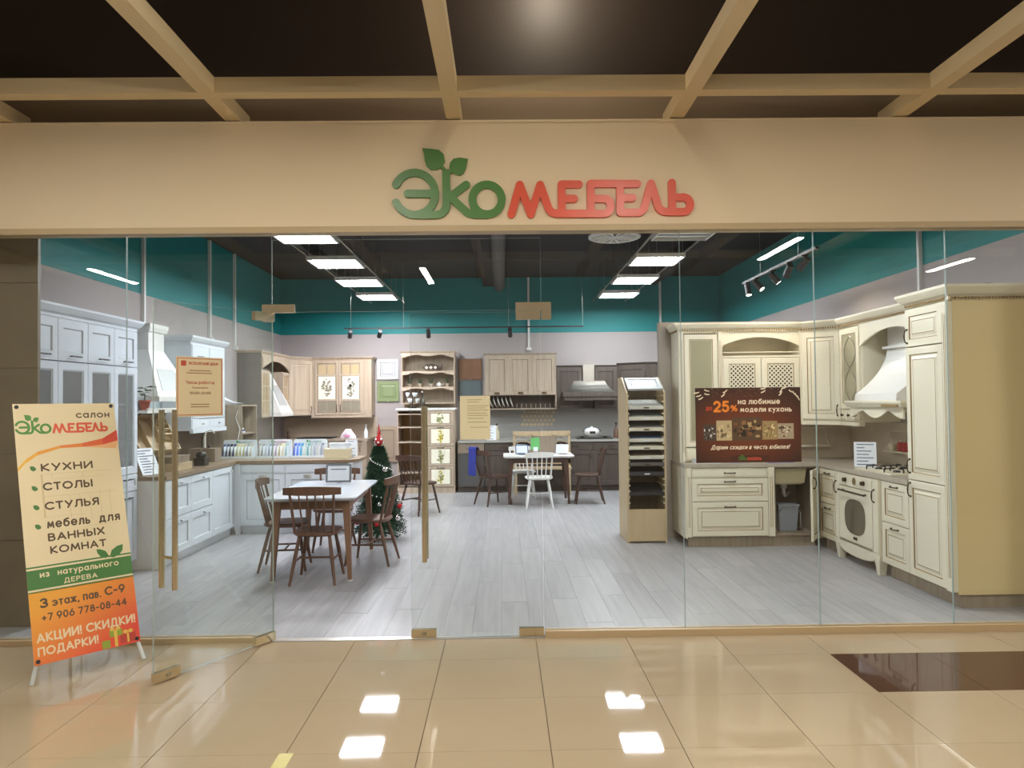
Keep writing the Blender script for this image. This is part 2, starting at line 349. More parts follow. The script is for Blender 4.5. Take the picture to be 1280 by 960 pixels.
# glass panels
def sheet(mb, x0, x1, y0, y1, z0, z1):
    mb.m = 0; mb.add([(x0, y0, z0), (x1, y0, z0), (x1, y0, z1), (x0, y0, z1), (x0, y1, z0), (x1, y1, z0), (x1, y1, z1), (x0, y1, z1)], [(0, 1, 2, 3), (5, 4, 7, 6)])
    mb.m = 1; o = len(mb.v)-8
    for f in ((1, 5, 6, 2), (4, 0, 3, 7), (3, 2, 6, 7), (4, 5, 1, 0)): mb.f.append(tuple(o+i for i in f)); mb.mi.append(1); mb.sm.append(False)
    return mb
wn = 0
for a, b, z0, z1 in ((XL, -3.48, .032, 2.733), (-3.48, -2.532, .032, 2.733), (-2.532, -1.556, .032, 2.733), (-1.556, .262, 2.2, 2.69),
                     (.262, 1.21, .045, 2.733), (1.21, 2.125, .045, 2.733), (2.125, 3.032, .045, 2.733), (3.032, XR, .045, 2.733)):
    wn += 1; struct(sheet(MB(), a+.002, b-.002, YG-.006, YG+.006, z0, z1).build('window_%d' % wn, [m_shopglass, m_edge]))
def glass_door(name, loc, rz):
    d = struct(link(name, None, None, loc, (0, 0, rz)))
    sheet(MB(), .006, .885, -.006, .006, .012, 2.188).build('glass_leaf', [m_shopglass, m_edge], d)
    for n, x0, x1, z0, z1 in (('pivot_patch', .0, .165, .008, .062), ('lock_patch', .72, .887, .008, .062), ('top_patch', .0, .165, 2.135, 2.192)):
        p = MB().box(x0, x1, -.016, .016, z0, z1).build(n, m_gold, d)
        if n == 'lock_patch':
            for s in (-1, 1): MB().cyl((.8, s*.014, .035), (.8, s*.021, .035), .014, n=14).build('lock_cylinder', m_steel, p)
    for s in (-1, 1):
        h = MB().cyl((.79, s*.06, .52), (.79, s*.06, 1.555), .0165, n=16).build('pull_handle', m_gold, d)
        for z in (.7, 1.375): MB().cyl((.79, s*.006, z), (.79, s*.05, z), .009, n=10).build('standoff', m_gold, h)
    return d
glass_door('door_1', (-1.55, YG, 0), math.atan2(-.863, -.505))
glass_door('door_2', (.256, YG, 0), PI)
for n, x0, xa, xb, x1 in (('trim_23', -1.62, -1.62, -1.56, -1.4), ('trim_24', .09, .262, .33, .33)):
    z0 = 2.195; L = MB()
    L.box(x0 if n == 'trim_23' else .09, -1.4 if n == 'trim_23' else .33, YG-.017, YG+.017, z0, z0+.056)
    L.box(xa, xb, YG-.0165, YG+.0165, z0-.06, z0)
    struct(L.build(n, m_gold))

# ------------------------------------------------------------------ mall lamps (far ones mirror in the glass, near row added for light)
m_mall = emis('warm_led', (1, .945, .84, 1), MALL_E); m_house = mat('lamp_housing', '#d8d2c6', .4)
def linear_lamp(x, y0, y1, label):
    t = thing('linear_lamp', label, 'lamp', (x, (y0+y1)/2, 3.41), 0, 'linear lamps of the mall corridor'); l = abs(y1-y0)/2
    MB().box(-.045, .045, -l, l, .01, .088).build('housing', m_house, t); MB().box(-.04, .04, -l+.02, l-.02, 0, .012).build('diffuser', m_mall, t)
for x, a, b in ((-5.53, -1.2, .07), (-1.09, -1.45, -.08), (3.42, .28, 1.65), (6.27, -.76, .26), (-3.34, 2.0, 3.3), (-1.05, 2.0, 3.3), (1.15, 2.0, 3.3), (5.2, 2.0, 3.3)):  # row nearest the shop is added, unseen, to light fascia and floor
    linear_lamp(x, a, b, 'slim white linear lamp under the mall ceiling beams (row nearest the shop added)')
wl = thing('pendant_lamp', 'small pendant lamp hanging above the cream beams before the dark wall', 'lamp', (.36, 4.62, 4.7))
MB().cyl((0, 0, .1), (0, 0, .2), .004).build('cord', m_dark, wl); MB().lathe([(.02, .1), (.07, .06), (.085, .02), (.08, .02), (.06, .05)], (0, 0, 0), 14).build('shade', m_dark, wl)
MB().sphere((0, 0, .0), .055, 10).build('bulb', emis('warm_bulb', (1, .86, .66, 1), 150), wl)

# ------------------------------------------------------------------ logo strokes
# picture coordinates of the sign (y down), 1280 wide
LOGO = [
 ('letter_e', 'g', [arc(124, 203, 82, 85, 205, 450), [(124, 288), (205, 288)], arc(124, 203, 82, 85, 90, 155), [(95, 203), (200, 203)]]),
 ('letter_k', 'g', [[(250, 120), (250, 240)]+arc(212, 245, 38, 42, 0, 90, 8), [(266, 215), (330, 166)], [(262, 212), (335, 280), (360, 286), (413, 286)]]),
 ('letter_o', 'g', [arc(413, 225, 59, 60, 0, 360, 28)]),
 ('stem', 'g12', [[(250, 125), (247, 110), (232, 92)], [(252, 130), (262, 118), (275, 104)]]),
 ('letter_m', 'r', [[(510, 285), (545, 165), (588, 285), (627, 165), (660, 262), (672, 276), (690, 281)]]),
 ('letter_ye', 'r', [[(713, 281), (713, 163), (783, 163)], [(713, 221), (763, 221)], [(690, 281), (830, 281)]]),
 ('letter_b', 'r', [[(830, 262), (830, 160), (948, 160)], [(830, 221), (885, 221)]+arc(885, 251, 24, 30, -90, 90, 10)+[(830, 281)]]),
 ('letter_ye', 'r', [[(948, 276), (948, 160), (1018, 160)], [(948, 217), (998, 217)], [(948, 276), (1025, 276)]]),
 ('letter_l', 'r', [[(1025, 276), (1043, 262), (1073, 158), (1103, 258), (1118, 270), (1135, 273)]]),
 ('letter_soft_sign', 'r', [[(1157, 273), (1157, 155)], [(1157, 214), (1200, 214)]+arc(1200, 243, 30, 30, -90, 90, 10)+[(1135, 273)]])]
LEAVES = [[(155, 20), (190, 22), (222, 26), (241, 44), (245, 70), (234, 94), (212, 106), (190, 106), (172, 92), (165, 70), (163, 45)],
          [(338, 62), (305, 57), (280, 62), (266, 78), (263, 96), (272, 114), (288, 125), (305, 128), (320, 118), (330, 98), (334, 78)]]
def logo(parent, x, z, k, mg, mr, t, y=0):
    fix = lambda p: (x+(p[0]-100)*k, z-(p[1]+.011*(p[0]-100)-203)*k)
    for n, c, strokes in LOGO:
        mb = MB()
        for s in strokes: stroke(mb, [fix(p) for p in s], (12 if c == 'g12' else 31)*k, 0, t)
        mb.build(n, mg if c[0] == 'g' else mr, parent, (0, y, 0))
    for l in LEAVES: MB().prism([fix(p) for p in l][::-1], 'y', -t, 0).build('leaf', mg, parent, (0, y, 0))
m_lg = mat('sign_green', '#4f7d3f', .35); m_lr = mat('sign_red', '#d8573f', .35)
sg = thing('shop_sign', 'green and red raised letter sign with two leaves on the cream fascia', 'sign', (-.69, 5.0, 2.735))
logo(sg, .068, .253, .001683, m_lg, m_lr, .022)
# ================================================================== CABINET KIT
PROF = {   # nested rectangles: (inset, height above the front face, material slot of the ring that ends here)
 'raised': [(.0, 0, 0), (.004, .003, 0), (.058, .003, 0), (.064, -.006, 1), (.078, -.006, 0), (.098, .001, 0), (.104, .001, 1)],
 'raised_s': [(.0, 0, 0), (.004, .003, 0), (.036, .003, 0), (.041, -.005, 1), (.05, -.005, 0), (.062, .001, 0), (.066, .001, 1)],
 'shaker': [(.0, 0, 0), (.003, .002, 0), (.07, .002, 0), (.078, -.009, 1), (.086, -.009, 0)],
 'shaker_s': [(.0, 0, 0), (.003, .002, 0), (.04, .002, 0), (.046, -.007, 1), (.052, -.007, 0)],
 'slab': [(.0, 0, 0), (.004, .003, 0), (.012, .003, 0), (.015, .001, 1), (.019, .003, 0)],
}
DC = {}
T = .02
def rect(i, w, h, y): return [(i, y, i), (w-i, y, i), (w-i, y, h-i), (i, y, h-i)]
def front_mesh(style, w, h, mats, hole=None):
    key = (style, round(w, 3), round(h, 3), mats[0].name, hole)
    if key in DC: return DC[key]
    mb = MB(); mb.loft([rect(0, w, h, 0), rect(0, w, h, -T)], cap=False); mb.add(rect(0, w, h, 0), [(0, 1, 2, 3)]) if not hole else 0
    pr = PROF[style]
    if hole: pr = [(.0, 0, 0), (.004, .003, 0), (hole-.012, .003, 0), (hole-.006, -.003, 1), (hole, -.006, 0)]
    for (i0, d0, _), (i1, d1, m) in zip(pr, pr[1:]):
        mb.m = m; mb.loft([rect(i0, w, h, -T-d0), rect(i1, w, h, -T-d1)], cap=False)
    mb.m = 0; i, d, _ = pr[-1]
    if hole: mb.loft([rect(i, w, h, -T-d), rect(i, w, h, 0)], cap=False); mb.loft([rect(i, w, h, 0), rect(0, w, h, 0)], cap=False)
    else: mb.add(rect(i, w, h, -T-d), [(0, 1, 2, 3)])
    DC[key] = mb.mesh('front', list(mats)); return DC[key]
HC = {}
def handle(kind, parent, x, z, m):
    key = (kind, m.name)
    if key not in HC:
        mb = MB()
        if kind in ('bow', 'bowh'):
            L = .055; pts = [(0, 0, -L), (0, -.018, -L*.9), (0, -.026, -L*.5), (0, -.028, 0), (0, -.026, L*.5), (0, -.018, L*.9), (0, 0, L)]
            if kind == 'bowh': pts = [(p[2], p[1], p[0]) for p in pts]
            mb.tube(pts, [.007, .0055, .005, .006, .005, .0055, .007], 8)
            for e in (pts[0], pts[-1]): mb.sphere((e[0], -.004, e[2]), .009, 6)
        elif kind == 'bar':
            mb.cyl((-.075, -.028, 0), (.075, -.028, 0), .006, n=8)
            for s in (-.05, .05): mb.cyl((s, 0, 0), (s, -.028, 0), .005, n=8)
        elif kind == 'knob':
            mb.cyl((0, 0, 0), (0, -.014, 0), .006, n=10); mb.sphere((0, -.022, 0), .014, 8)
        elif kind == 'cup':
            mb.smooth = True
            secs = [[(.045*c*math.cos(PI*i/10), -.004-.022*math.sin(PI*i/10)*s_, zz) for i in range(11)] for zz, c, s_ in ((.016, .7, .2), (.012, .95, .75), (0, 1, 1), (-.012, 1, 1))]
            mb.loft(secs, cap=False, closed=False)
            mb.smooth = False; mb.box(-.047, .047, -.004, 0, -.013, .018)
        HC[key] = mb.mesh('handle', m)
    return link('handle', HC[key], parent, (x, -T-.003, z))
def front(parent, name, style, x0, x1, z0, z1, mats, hd=None, hole=None, pane=None, y=0, g=.0015):
    w = x1-x0-2*g; h = z1-z0-2*g
    d = link(name, front_mesh(style, w, h, mats, hole), parent, (x0+g, y, z0+g))
    if hd: handle(hd[0], d, hd[1]*w, hd[2]*h, hd[3])
    if hole and pane != 'none':
        MB().box(hole-.008, w-hole+.008, -.012, -.008, hole-.008, h-hole+.008).build('pane', pane or m_glass, d)
    return d
def body(parent, w, h, d, z0, m, shelves=0, x0=0, back=None, t=.018):
    """open-fronted carcass"""
    mb = MB(); mb.box(x0, x0+t, 0, d, z0, z0+h); mb.box(x0+w-t, x0+w, 0, d, z0, z0+h)
    mb.box(x0+t, x0+w-t, 0, d, z0, z0+t); mb.box(x0+t, x0+w-t, 0, d, z0+h-t, z0+h); mb.box(x0+t, x0+w-t, d-.008, d, z0+t, z0+h-t)
    o = mb.build('body', m, parent)
    for i in range(shelves):
        z = z0+h*(i+1)/(shelves+1); MB().box(x0+t, x0+w-t, .03, d-.01, z-.008, z+.008).build('shelf', m, parent)
    return o
CORN = [(0, 0), (.012, 0), (.012, .022), (.02, .03), (.032, .038), (.045, .055), (.058, .075), (.062, .082), (.062, .1), (0, .1)]
def cornice(parent, path, z, m, k=1, dent=None, name='cornice', side=1):
    o = MB().sweep([(a*k, z+b*k) for a, b in CORN], path, side).build(name, m, parent)
    if dent:
        mb = MB()
        for (x0, y0), (x1, y1) in zip(path, path[1:]):
            d = Vector((x1-x0, y1-y0)); L = d.length; d.normalize(); n = Vector((d.y, -d.x))*side
            for i in range(int(L/.026)):
                p = Vector((x0, y0))+d*(.013+i*.026)
                q = [p-d*.007+n*.01, p+d*.007+n*.01, p+d*.007+n*.024*k, p-d*.007+n*.024*k]
                mb.hexa([(a.x, a.y, z+.004) for a in q], [(a.x, a.y, z+.021) for a in q])
        mb.build('dentil_strip', dent, o)['kind'] = 'stuff'
    return o
def plinth(parent, x0, x1, m, h=.12, y=.05, y1=.1): return BX('plinth', m, parent, x0, x1, y, y1, 0, h)
def arch(parent, x0, x1, z0, z1, rise, m, y0=-.004, y1=.02, name='arched_valance'):
    n = 16; lo = [(x0+(x1-x0)*i/n, z0+rise*math.sin(PI*i/n)**.8) for i in range(n+1)]
    mb = MB()
    for (a, za), (b, zb) in zip(lo, lo[1:]): mb.prism([(a, za), (b, zb), (b, z1), (a, z1)], 'y', y0, y1)
    return mb.build(name, m, parent)
def scallop(parent, x0, x1, z1, drop, m, y0, y1, name='scalloped_apron', waves=1):
    n = 20; lo = []
    for i in range(n+1):
        u = i/n; s = abs(math.sin(PI*u*waves*2)); lo.append((x0+(x1-x0)*u, z1-drop*(.3+.7*abs(math.cos(2*PI*u))**1.3 if waves > 1 else .35+.65*max(0, math.sin(PI*u))**.5)))
    mb = MB()
    for (a, za), (b, zb) in zip(lo, lo[1:]): mb.prism([(a, za), (b, zb), (b, z1), (a, z1)], 'y', y0, y1)
    return mb.build(name, m, parent)
def pilaster(parent, x0, x1, z0, z1, m, mg, y=-.022, name='pilaster'):
    o = BX(name, m, parent, x0, x1, y, .02, z0, z1); w = x1-x0
    for zz in (z0, z1-.09): BX('block', m, o, x0-.002, x1-.002, y-.008, y, zz, zz+.09)
    mb = MB()
    for i in range(2): mb.box(x0+w*(.3+.3*i), x0+w*(.38+.3*i), y-.0015, y, z0+.1, z1-.1)
    mb.build('flute', mg, o)['kind'] = 'stuff'; return o

# ================================================================== IVORY KITCHEN (right)
IV = (m_ivory, m_ipatina); YF, XF = 7.9, 3.36
RB = -PI/2
# --- run facing the glass
c = thing('drawer_cabinet', 'ivory base cabinet with one slim and two deep panelled drawers', 'cabinet', (1.94, YF, 0))
body(c, .93, .73, .58, .12, m_ivory); plinth(c, .03, .93, m_oak)
pilaster(c, 0, .045, .12, .85, m_ivory, m_ipatina); pilaster(c, .865, .93, .12, .85, m_ivory, m_ipatina)
for z0, z1, st in ((.742, .845, 'slab'), (.492, .738, 'raised'), (.125, .488, 'raised')):
    front(c, 'drawer', st, .048, .862, z0, z1, IV, ('bowh', .5, .86 if st == 'raised' else .5, m_bronze))
BX('side_panel', m_ivory, c, -.016, 0, -.01, .6, .1, .85)
c = thing('sink_cabinet', 'ivory sink cabinet with its single door standing open', 'cabinet', (2.872, YF, 0))
body(c, .478, .73, .58, .12, m_taupe); plinth(c, 0, .45, m_oak)
d = front(c, 'door', 'raised', 0, .45, .125, .845, IV, ('bow', .1, .82, m_bronze))
me = d.data.copy()                      # hung on its right edge and swung open towards the room
for v in me.vertices: v.co.x -= .447
for h in d.children: h.location.x -= .447
d.data = me; d.location = (.476, -.004, .125); d.rotation_euler = (0, 0, math.radians(57))
sk = thing('sink_bowl', 'cream under-counter sink bowl above the open cabinet', 'sink', (3.08, 8.18, .648))
MB().loft([[(x*a, y*b, z) for x, y in ((-1, -1), (1, -1), (1, 1), (-1, 1))] for a, b, z in ((.18, .2, .2), (.16, .18, .02), (.13, .15, 0))]).build('bowl', mat('cream_composite', '#d8cba8', .3), sk)
MB().cyl((0, 0, 0), (0, 0, -.06), .035, n=12).tube([(0, 0, -.05), (0, 0, -.12), (.03, .05, -.15), (.1, .12, -.12), (.12, .2, -.12)], .02).build('drain_pipe', m_wpaint, sk)
bn = thing('waste_bin', 'grey plastic pull-out bin inside the open sink cabinet', 'bin', (3.08, 8.16, .142))
MB().loft([[(x*a, y*a*1.1, z) for x, y in ((-1, -1), (1, -1), (1, 1), (-1, 1))] for a, z in ((.09, 0), (.11, .27), (.117, .27), (.117, .285))]).build('tub', mat('grey_plastic', '#8d9299', .4), bn)
MB().tube([(-.12, -.14, 0), (-.12, -.14, .2), (-.06, -.14, .27), (.06, -.14, .27), (.12, -.14, .2), (.12, -.14, 0)], .004).tube([(-.13, -.14, .004), (.13, -.14, .004), (.13, .14, .004), (-.13, .14, .004), (-.13, -.14, .004)], .004).build('wire_frame', m_chrome, bn)
# --- run along the right wall, cabinet fronts look left
def rrun(name, label, cat, y): return thing(name, label, cat, (XF, y, 0), RB)
c = rrun('drawer_cabinet', 'narrow ivory two-drawer base cabinet between the open sink door and the oven', 'cabinet', 7.86)
body(c, .425, .73, .62, .12, m_ivory); plinth(c, 0, .425, m_oak)
BX('corner_post', m_ivory, c, -.04, 0, -.03, .3, .1, .85)
for z0, z1 in ((.49, .845), (.125, .486)): front(c, 'drawer', 'raised', 0, .425, z0, z1, IV, ('bowh', .5, .88, m_bronze))
c = rrun('oven_cabinet', 'ivory oven housing with scalloped apron, tapered feet and two slim pull-outs', 'cabinet', 7.43)
body(c, .865, .66, .64, .18, m_ivory); 
for x0, x1, hx in ((0, .105, .5), (.75, .865, .5)):
    front(c, 'pull_out', 'slab', x0, x1, .18, .845, IV, ('bow', hx, .78, m_bronze), y=-.03)
    BX('filler', m_ivory, c, x0, x1, -.03, 0, .18, .845)
BX('apron_rail', m_ivory, c, 0, .865, -.045, -.01, .15, .18)
scallop(c, .09, .775, .15, .075, m_ivory, -.045, -.02)
for x in (.0, .775):
    MB().hexa([(x+.02, -.035, 0), (x+.07, -.035, 0), (x+.07, .02, 0), (x+.02, .02, 0)], [(x, -.05, .15), (x+.09, -.05, .15), (x+.09, .03, .15), (x, .03, .15)]).build('foot', m_ivory, c)
BX('toe_board', m_oak, c, .1, .77, .12, .14, 0, .15)
ov = thing('built_in_oven', 'ivory retro oven with oval window and three bronze knobs', 'oven', (XF-.005, 7.43-.108, .2), RB)
BX('oven_box', m_ivory, ov, 0, .64, 0, .5, 0, .64)
p = BX('control_panel', m_ivory, ov, 0, .64, -.045, 0, .53, .642)
for x in (.14, .5): MB().cyl((x, -.045, .587), (x, -.075, .587), .022, .018, 14).build('knob', m_bronze, p)
MB().cyl((.32, -.045, .587), (.32, -.05, .587), .036, n=18).build('clock', m_gold, p)
p = BX('oven_door', m_ivory, ov, 0, .64, -.045, 0, .01, .522)
n = 28; ring = [(.32+.2*math.copysign(abs(math.cos(a))**.75, math.cos(a)), .25+.165*math.copysign(abs(math.sin(a))**.75, math.sin(a))) for a in [2*PI*i/n for i in range(n)]]
MB().prism(ring, 'y', -.052, -.044).build('oval_window', mat('dark_oven_glass', '#5b5348', .12), p)
MB().cyl((.06, -.085, .485), (.58, -.085, .485), .009, n=10).cyl((.1, -.045, .485), (.1, -.085, .485), .007).cyl((.54, -.045, .485), (.54, -.085, .485), .007).build('handle', m_bronze, p)
BX('badge', m_bronze, p, .285, .355, -.05, -.045, .035, .062)
c = rrun('drawer_cabinet', 'ivory two-drawer base cabinet between the oven and the tall cabinet', 'cabinet', 6.56)
body(c, .445, .73, .62, .12, m_ivory); plinth(c, 0, .445, m_oak)
for z0, z1 in ((.49, .845), (.125, .486)): front(c, 'drawer', 'raised', 0, .445, z0, z1, IV, ('bowh', .5, .9, m_bronze))
# --- tall cabinet
c = rrun('tall_cabinet', 'tall ivory larder cabinet with three stacked panelled doors and plain side', 'cabinet', 6.112)
body(c, .559, 2.19, .62, .12, m_ivory); plinth(c, 0, .56, m_oak, y1=.6)
BX('side_panel', mat('ivory_side', '#dfc796', .45), c, .56, .58, .021, .638, .1, 2.31)
for z0, z1, hz in ((1.99, 2.3, .28), (.905, 1.985, .1), (.125, .9, .9)): front(c, 'door', 'raised', 0, .515, z0, z1, IV, ('bow', .07, hz, m_bronze))
pilaster(c, .517, .58, .12, 2.3, m_ivory, m_ipatina)
cornice(c, [(0, .62), (0, 0), (.578, 0), (.578, .63)], 2.31, m_ivory, 1.1, m_ipatina)
tp = thing('plug_adapter', 'small black plug lying on top of the tall ivory cabinet', 'device', (3.72, 5.6, 2.421))
BX('case', m_black, tp, -.04, .0, -.02, .02, 0, .02); BX('lead', m_black, tp, .01, .045, -.015, .015, 0, .015)
# --- worktop in one piece
tag(MB().prism([(1.91, 7.87), (3.33, 7.87), (3.33, 6.117), (3.99, 6.117), (3.99, 8.515), (1.91, 8.515)], 'z', .852, .892).build('worktop', m_stone), 'L-shaped brown-grey stone worktop of the ivory kitchen', 'worktop')
# --- upper cabinets
c = thing('display_cabinet', 'tall narrow ivory glass-door cabinet standing on the worktop', 'cabinet', (1.95, 8.16, .894))
body(c, .42, 1.43, .35, 0, m_ivory, 0)
BX('side_panel', m_ivory, c, -.014, 0, -.01, .35, 0, 1.43)
pilaster(c, 0, .04, 0, 1.43, m_ivory, m_ipatina, -.024)
front(c, 'door', 'raised', .045, .415, .16, 1.4, IV, hole=.065, pane=m_frost)
front(c, 'drawer', 'slab', .045, .415, .01, .15, IV, ('knob', .5, .5, m_bronze))
for z in (.5, .8, 1.1): BX('glass_shelf', m_clear, c, .02, .4, .03, .33, z, z+.006)
c = thing('lattice_cabinet', 'ivory wall cabinet with two lattice doors under an arched valance', 'cabinet', (2.372, 8.16, 1.3))
body(c, .93, 1.02, .35, 0, m_ivory, 0)
pilaster(c, .0, .045, 0, 1.02, m_ivory, m_ipatina); BX('stile', m_ivory, c, .9, .93, -.02, .02, 0, 1.02)
arch(c, .045, .9, .86, 1.02, .1, m_ivory); BX('shelf', m_ivory, c, .02, .91, -.015, .33, .735, .755)
MB().cyl((.06, -.02, .79), (.89, -.02, .79), .006).build('gallery_rail', m_ivory, c)
for x0, x1 in ((.048, .47), (.474, .897)):
    d = front(c, 'door', 'raised', x0, x1, .02, .73, IV, hole=.075, pane='none'); w, h = x1-x0-.003, .707
    BX('lattice_backing', m_wengeg, d, .07, w-.07, -.006, -.003, .07, h-.07)
    mb = MB(); s = .047; a0, a1, b0, b1 = .073, w-.073, .073, h-.073; t = .0125
    for sgn in (1, -1):
        k = -40
        while k < 40:
            pts = []
            # strip of slope sgn: z = sgn*x + c, clipped to the opening
            cc = k*s+(0 if sgn == 1 else .0)
            xs = [a0, a1] + [(zz-cc)/sgn for zz in (b0, b1)]
            xs = sorted(x for x in xs if a0-1e-9 <= x <= a1+1e-9 and b0-1e-6 <= sgn*x+cc <= b1+1e-6)
            if len(xs) >= 2 and xs[-1]-xs[0] > .01:
                x_, X_ = xs[0], xs[-1]; e = t*.7
                mb.prism([(x_, sgn*x_+cc-e), (X_, sgn*X_+cc-e), (X_, sgn*X_+cc+e), (x_, sgn*x_+cc+e)], 'y', -.016-(.003 if sgn > 0 else 0), -.009)
            k += 1
    mb.build('lattice', m_ivory, d)
def poly_cab(name, label, pts, z0, z1, m):
    """upper corner cabinet with a five-sided plan"""
    c = thing(name, label, 'cabinet', (pts[0][0], pts[0][1], z0)); o = pts[0]
    MB().prism([(x-o[0], y-o[1]) for x, y in pts], 'z', 0, z1-z0).build('body', m, c); return c
c = poly_cab('corner_wall_cabinet', 'ivory corner wall cabinet with one tall panelled door', [(3.305, 8.16), (3.6, 7.86), (3.99, 7.86), (3.99, 8.51), (3.305, 8.51)], 1.33, 2.32, m_ivory)
d = front(c, 'door', 'raised', 0, .41, .02, .97, IV, ('bow', .93, .1, m_bronze)); d.rotation_euler = (0, 0, math.atan2(-.3, .295)); d.location = (.004, -.006, .02)
BX('light_rail', m_ivory, c, -.0, .42, -.03, .0, -.04, 0).rotation_euler = (0, 0, math.atan2(-.3, .295))
c = thing('glass_wall_cabinet', 'narrow ivory wall cabinet with leaded glass door beside the bell hood', 'cabinet', (3.6, 7.855, 1.33), RB)
body(c, .45, .99, .38, 0, m_ivory, 2)
d = front(c, 'door', 'raised', .01, .44, .13, .97, IV, hole=.07, pane=m_frost)
w, h = .427, .837; mb = MB()
for s in (-1, 1):
    mb.tube([(w/2+s*.13*math.sin(i/12*PI*2), -.016, .08+(h-.16)*i/12) for i in range(13)], .0025, 6)
mb.build('lead_tracery', m_steel, d)
for i in range(3): front(c, 'drawer', 'slab', .01+.143*i, .01+.143*(i+1), .01, .125, IV, ('knob', .5, .5, m_bronze))
BX('light_rail', m_ivory, c, 0, .45, -.03, .02, -.04, 0)
c = thing('hood_canopy', 'ivory arched surround framing the bell hood', 'cabinet', (3.6, 7.4, 1.33), RB)
BX('side_panel', m_ivory, c, 0, .02, 0, .38, .18, .99); BX('back_panel', m_ivory, c, .02, 1.2, .365, .385, .1, .99); BX('top_board', m_ivory, c, .02, 1.2, 0, .36, .97, .99)
arch(c, .0, 1.2, .76, .99, .14, m_ivory, -.02, .0)
# cornice of the whole upper run
cr = thing('cornice', 'ivory dentilled cornice running along the ivory wall cabinets', 'cornice', (0, 0, 2.322))
cornice(cr, [(1.94, 8.5), (1.94, 8.15), (3.3, 8.15), (3.59, 7.855), (3.59, 6.125)], 0, m_ivory, .95, m_ipatina, name='moulding')
# --- bell hood
hd = thing('bell_hood', 'white bell-shaped cooker hood with mantel shelf and scalloped valance', 'hood', (3.965, 6.86, 1.33), RB)
mb = MB(); secs = []
for i in range(17):
    u = i/16; dp = .52-.04*u if u < .12 else .2+.315*(1-(u-.12)/.88)**1.9; hw = .385-.02*u; z = .22+.5*u
    secs.append([(-hw, -dp, z), (hw, -dp, z), (hw, 0, z), (-hw, 0, z)])
mb.loft(secs); mb.build('bell', m_wpaint, hd)
BX('collar', m_wpaint, hd, -.39, .39, -.235, 0, .72, .745); BX('chimney', m_wpaint, hd, -.35, .35, -.2, 0, .745, .98)
sh = MB().sweep([(0, .16), (.02, .16), (.03, .18), (.04, .2), (.04, .22), (0, .22)], [(-.49, 0), (-.49, -.52), (.49, -.52), (.49, 0)], 1).box(-.49, .49, -.52, 0, .16, .22).build('mantel_shelf', m_ivory, hd)
scallop(hd, -.49, .49, .16, .1, m_ivory, -.52, -.5, 'scalloped_valance', 2)
BX('dentil_block', m_ipatina, hd, .2, .48, -.563, -.555, .165, .185)
# --- backsplash, hob, small things
tag(MB().box(2.376, 3.985, 8.5, 8.518, .894, 1.298).build('backsplash_panel', m_split), 'beige stone backsplash below the lattice cabinet', 'backsplash')
tag(MB().box(3.985, 3.998, 6.12, 8.498, .894, 1.32).build('backsplash_panel', m_split), 'beige stone backsplash under the bell hood on the side wall', 'backsplash')
hb = thing('gas_hob', 'ivory four-burner gas hob with black grates', 'hob', (3.64, 6.85, .893))
BX('plate', m_ivory, hb, -.25, .25, -.36, .3, 0, .012)
for x in (-.11, .12):
    for y in (-.2, .12):
        MB().cyl((x, y, .012), (x, y, .03), .035, .025, 12).build('burner', m_black, hb)
        mb = MB()
        for a in range(4):
            ca, sa = math.cos(a*PI/2), math.sin(a*PI/2); mb.cyl((x+ca*.03, y+sa*.03, .045), (x+ca*.115, y+sa*.115, .045), .006, n=6); mb.cyl((x+ca*.115, y+sa*.115, .045), (x+ca*.115, y+sa*.115, .012), .006, n=6)
        mb.build('grate', m_dark, hb)
def card(name, label, loc, rot, w, h, m=None, lines=6, cat='card', group=None):
    t = thing(name, label, cat, loc, 0, group, rot); BX('sheet', m or m_paper, t, 0, w, -.002, .002, 0, h)
    mb = MB(); random.seed(len(label) + lines)
    for i in range(lines): z = h*(.88-.8*i/max(lines-1, 1)); mb.box(w*.12, w*(.45+.45*random.random()), -.0032, -.002, z, z+h*.035)
    mb.build('print', m_ink, t); return t
card('price_card', 'white price card leaning by the ivory gas hob', (3.44, 7.27, .9), (-.5, 0, math.radians(-25)), .2, .27, lines=7)
for i, (x, m, nm, lab) in enumerate(((2.05, m_paper, 'paper_stack', 'white leaflet stack lying below the brown discount poster'), (2.42, mat('pale_blue_card', '#a9bccf', .6), 'brochure', 'pale blue brochure on the ivory kitchen worktop'), (2.83, mat('violet_box', '#5a5aa8', .5), 'tissue_box', 'violet patterned box on the ivory kitchen worktop'))):
    t = thing(nm, lab, 'box', (x, 7.93, .893)); w = (.26, .16, .28)[i]
    BX('sheet', m, t, 0, w, 0, .16, 0, (.045, .03, .055)[i])
    for k in range(3): BX('page_edge', m_paper, t, w*.1+.03*k, w*.9, -.001, .01, .008+.012*k, .012+.012*k)
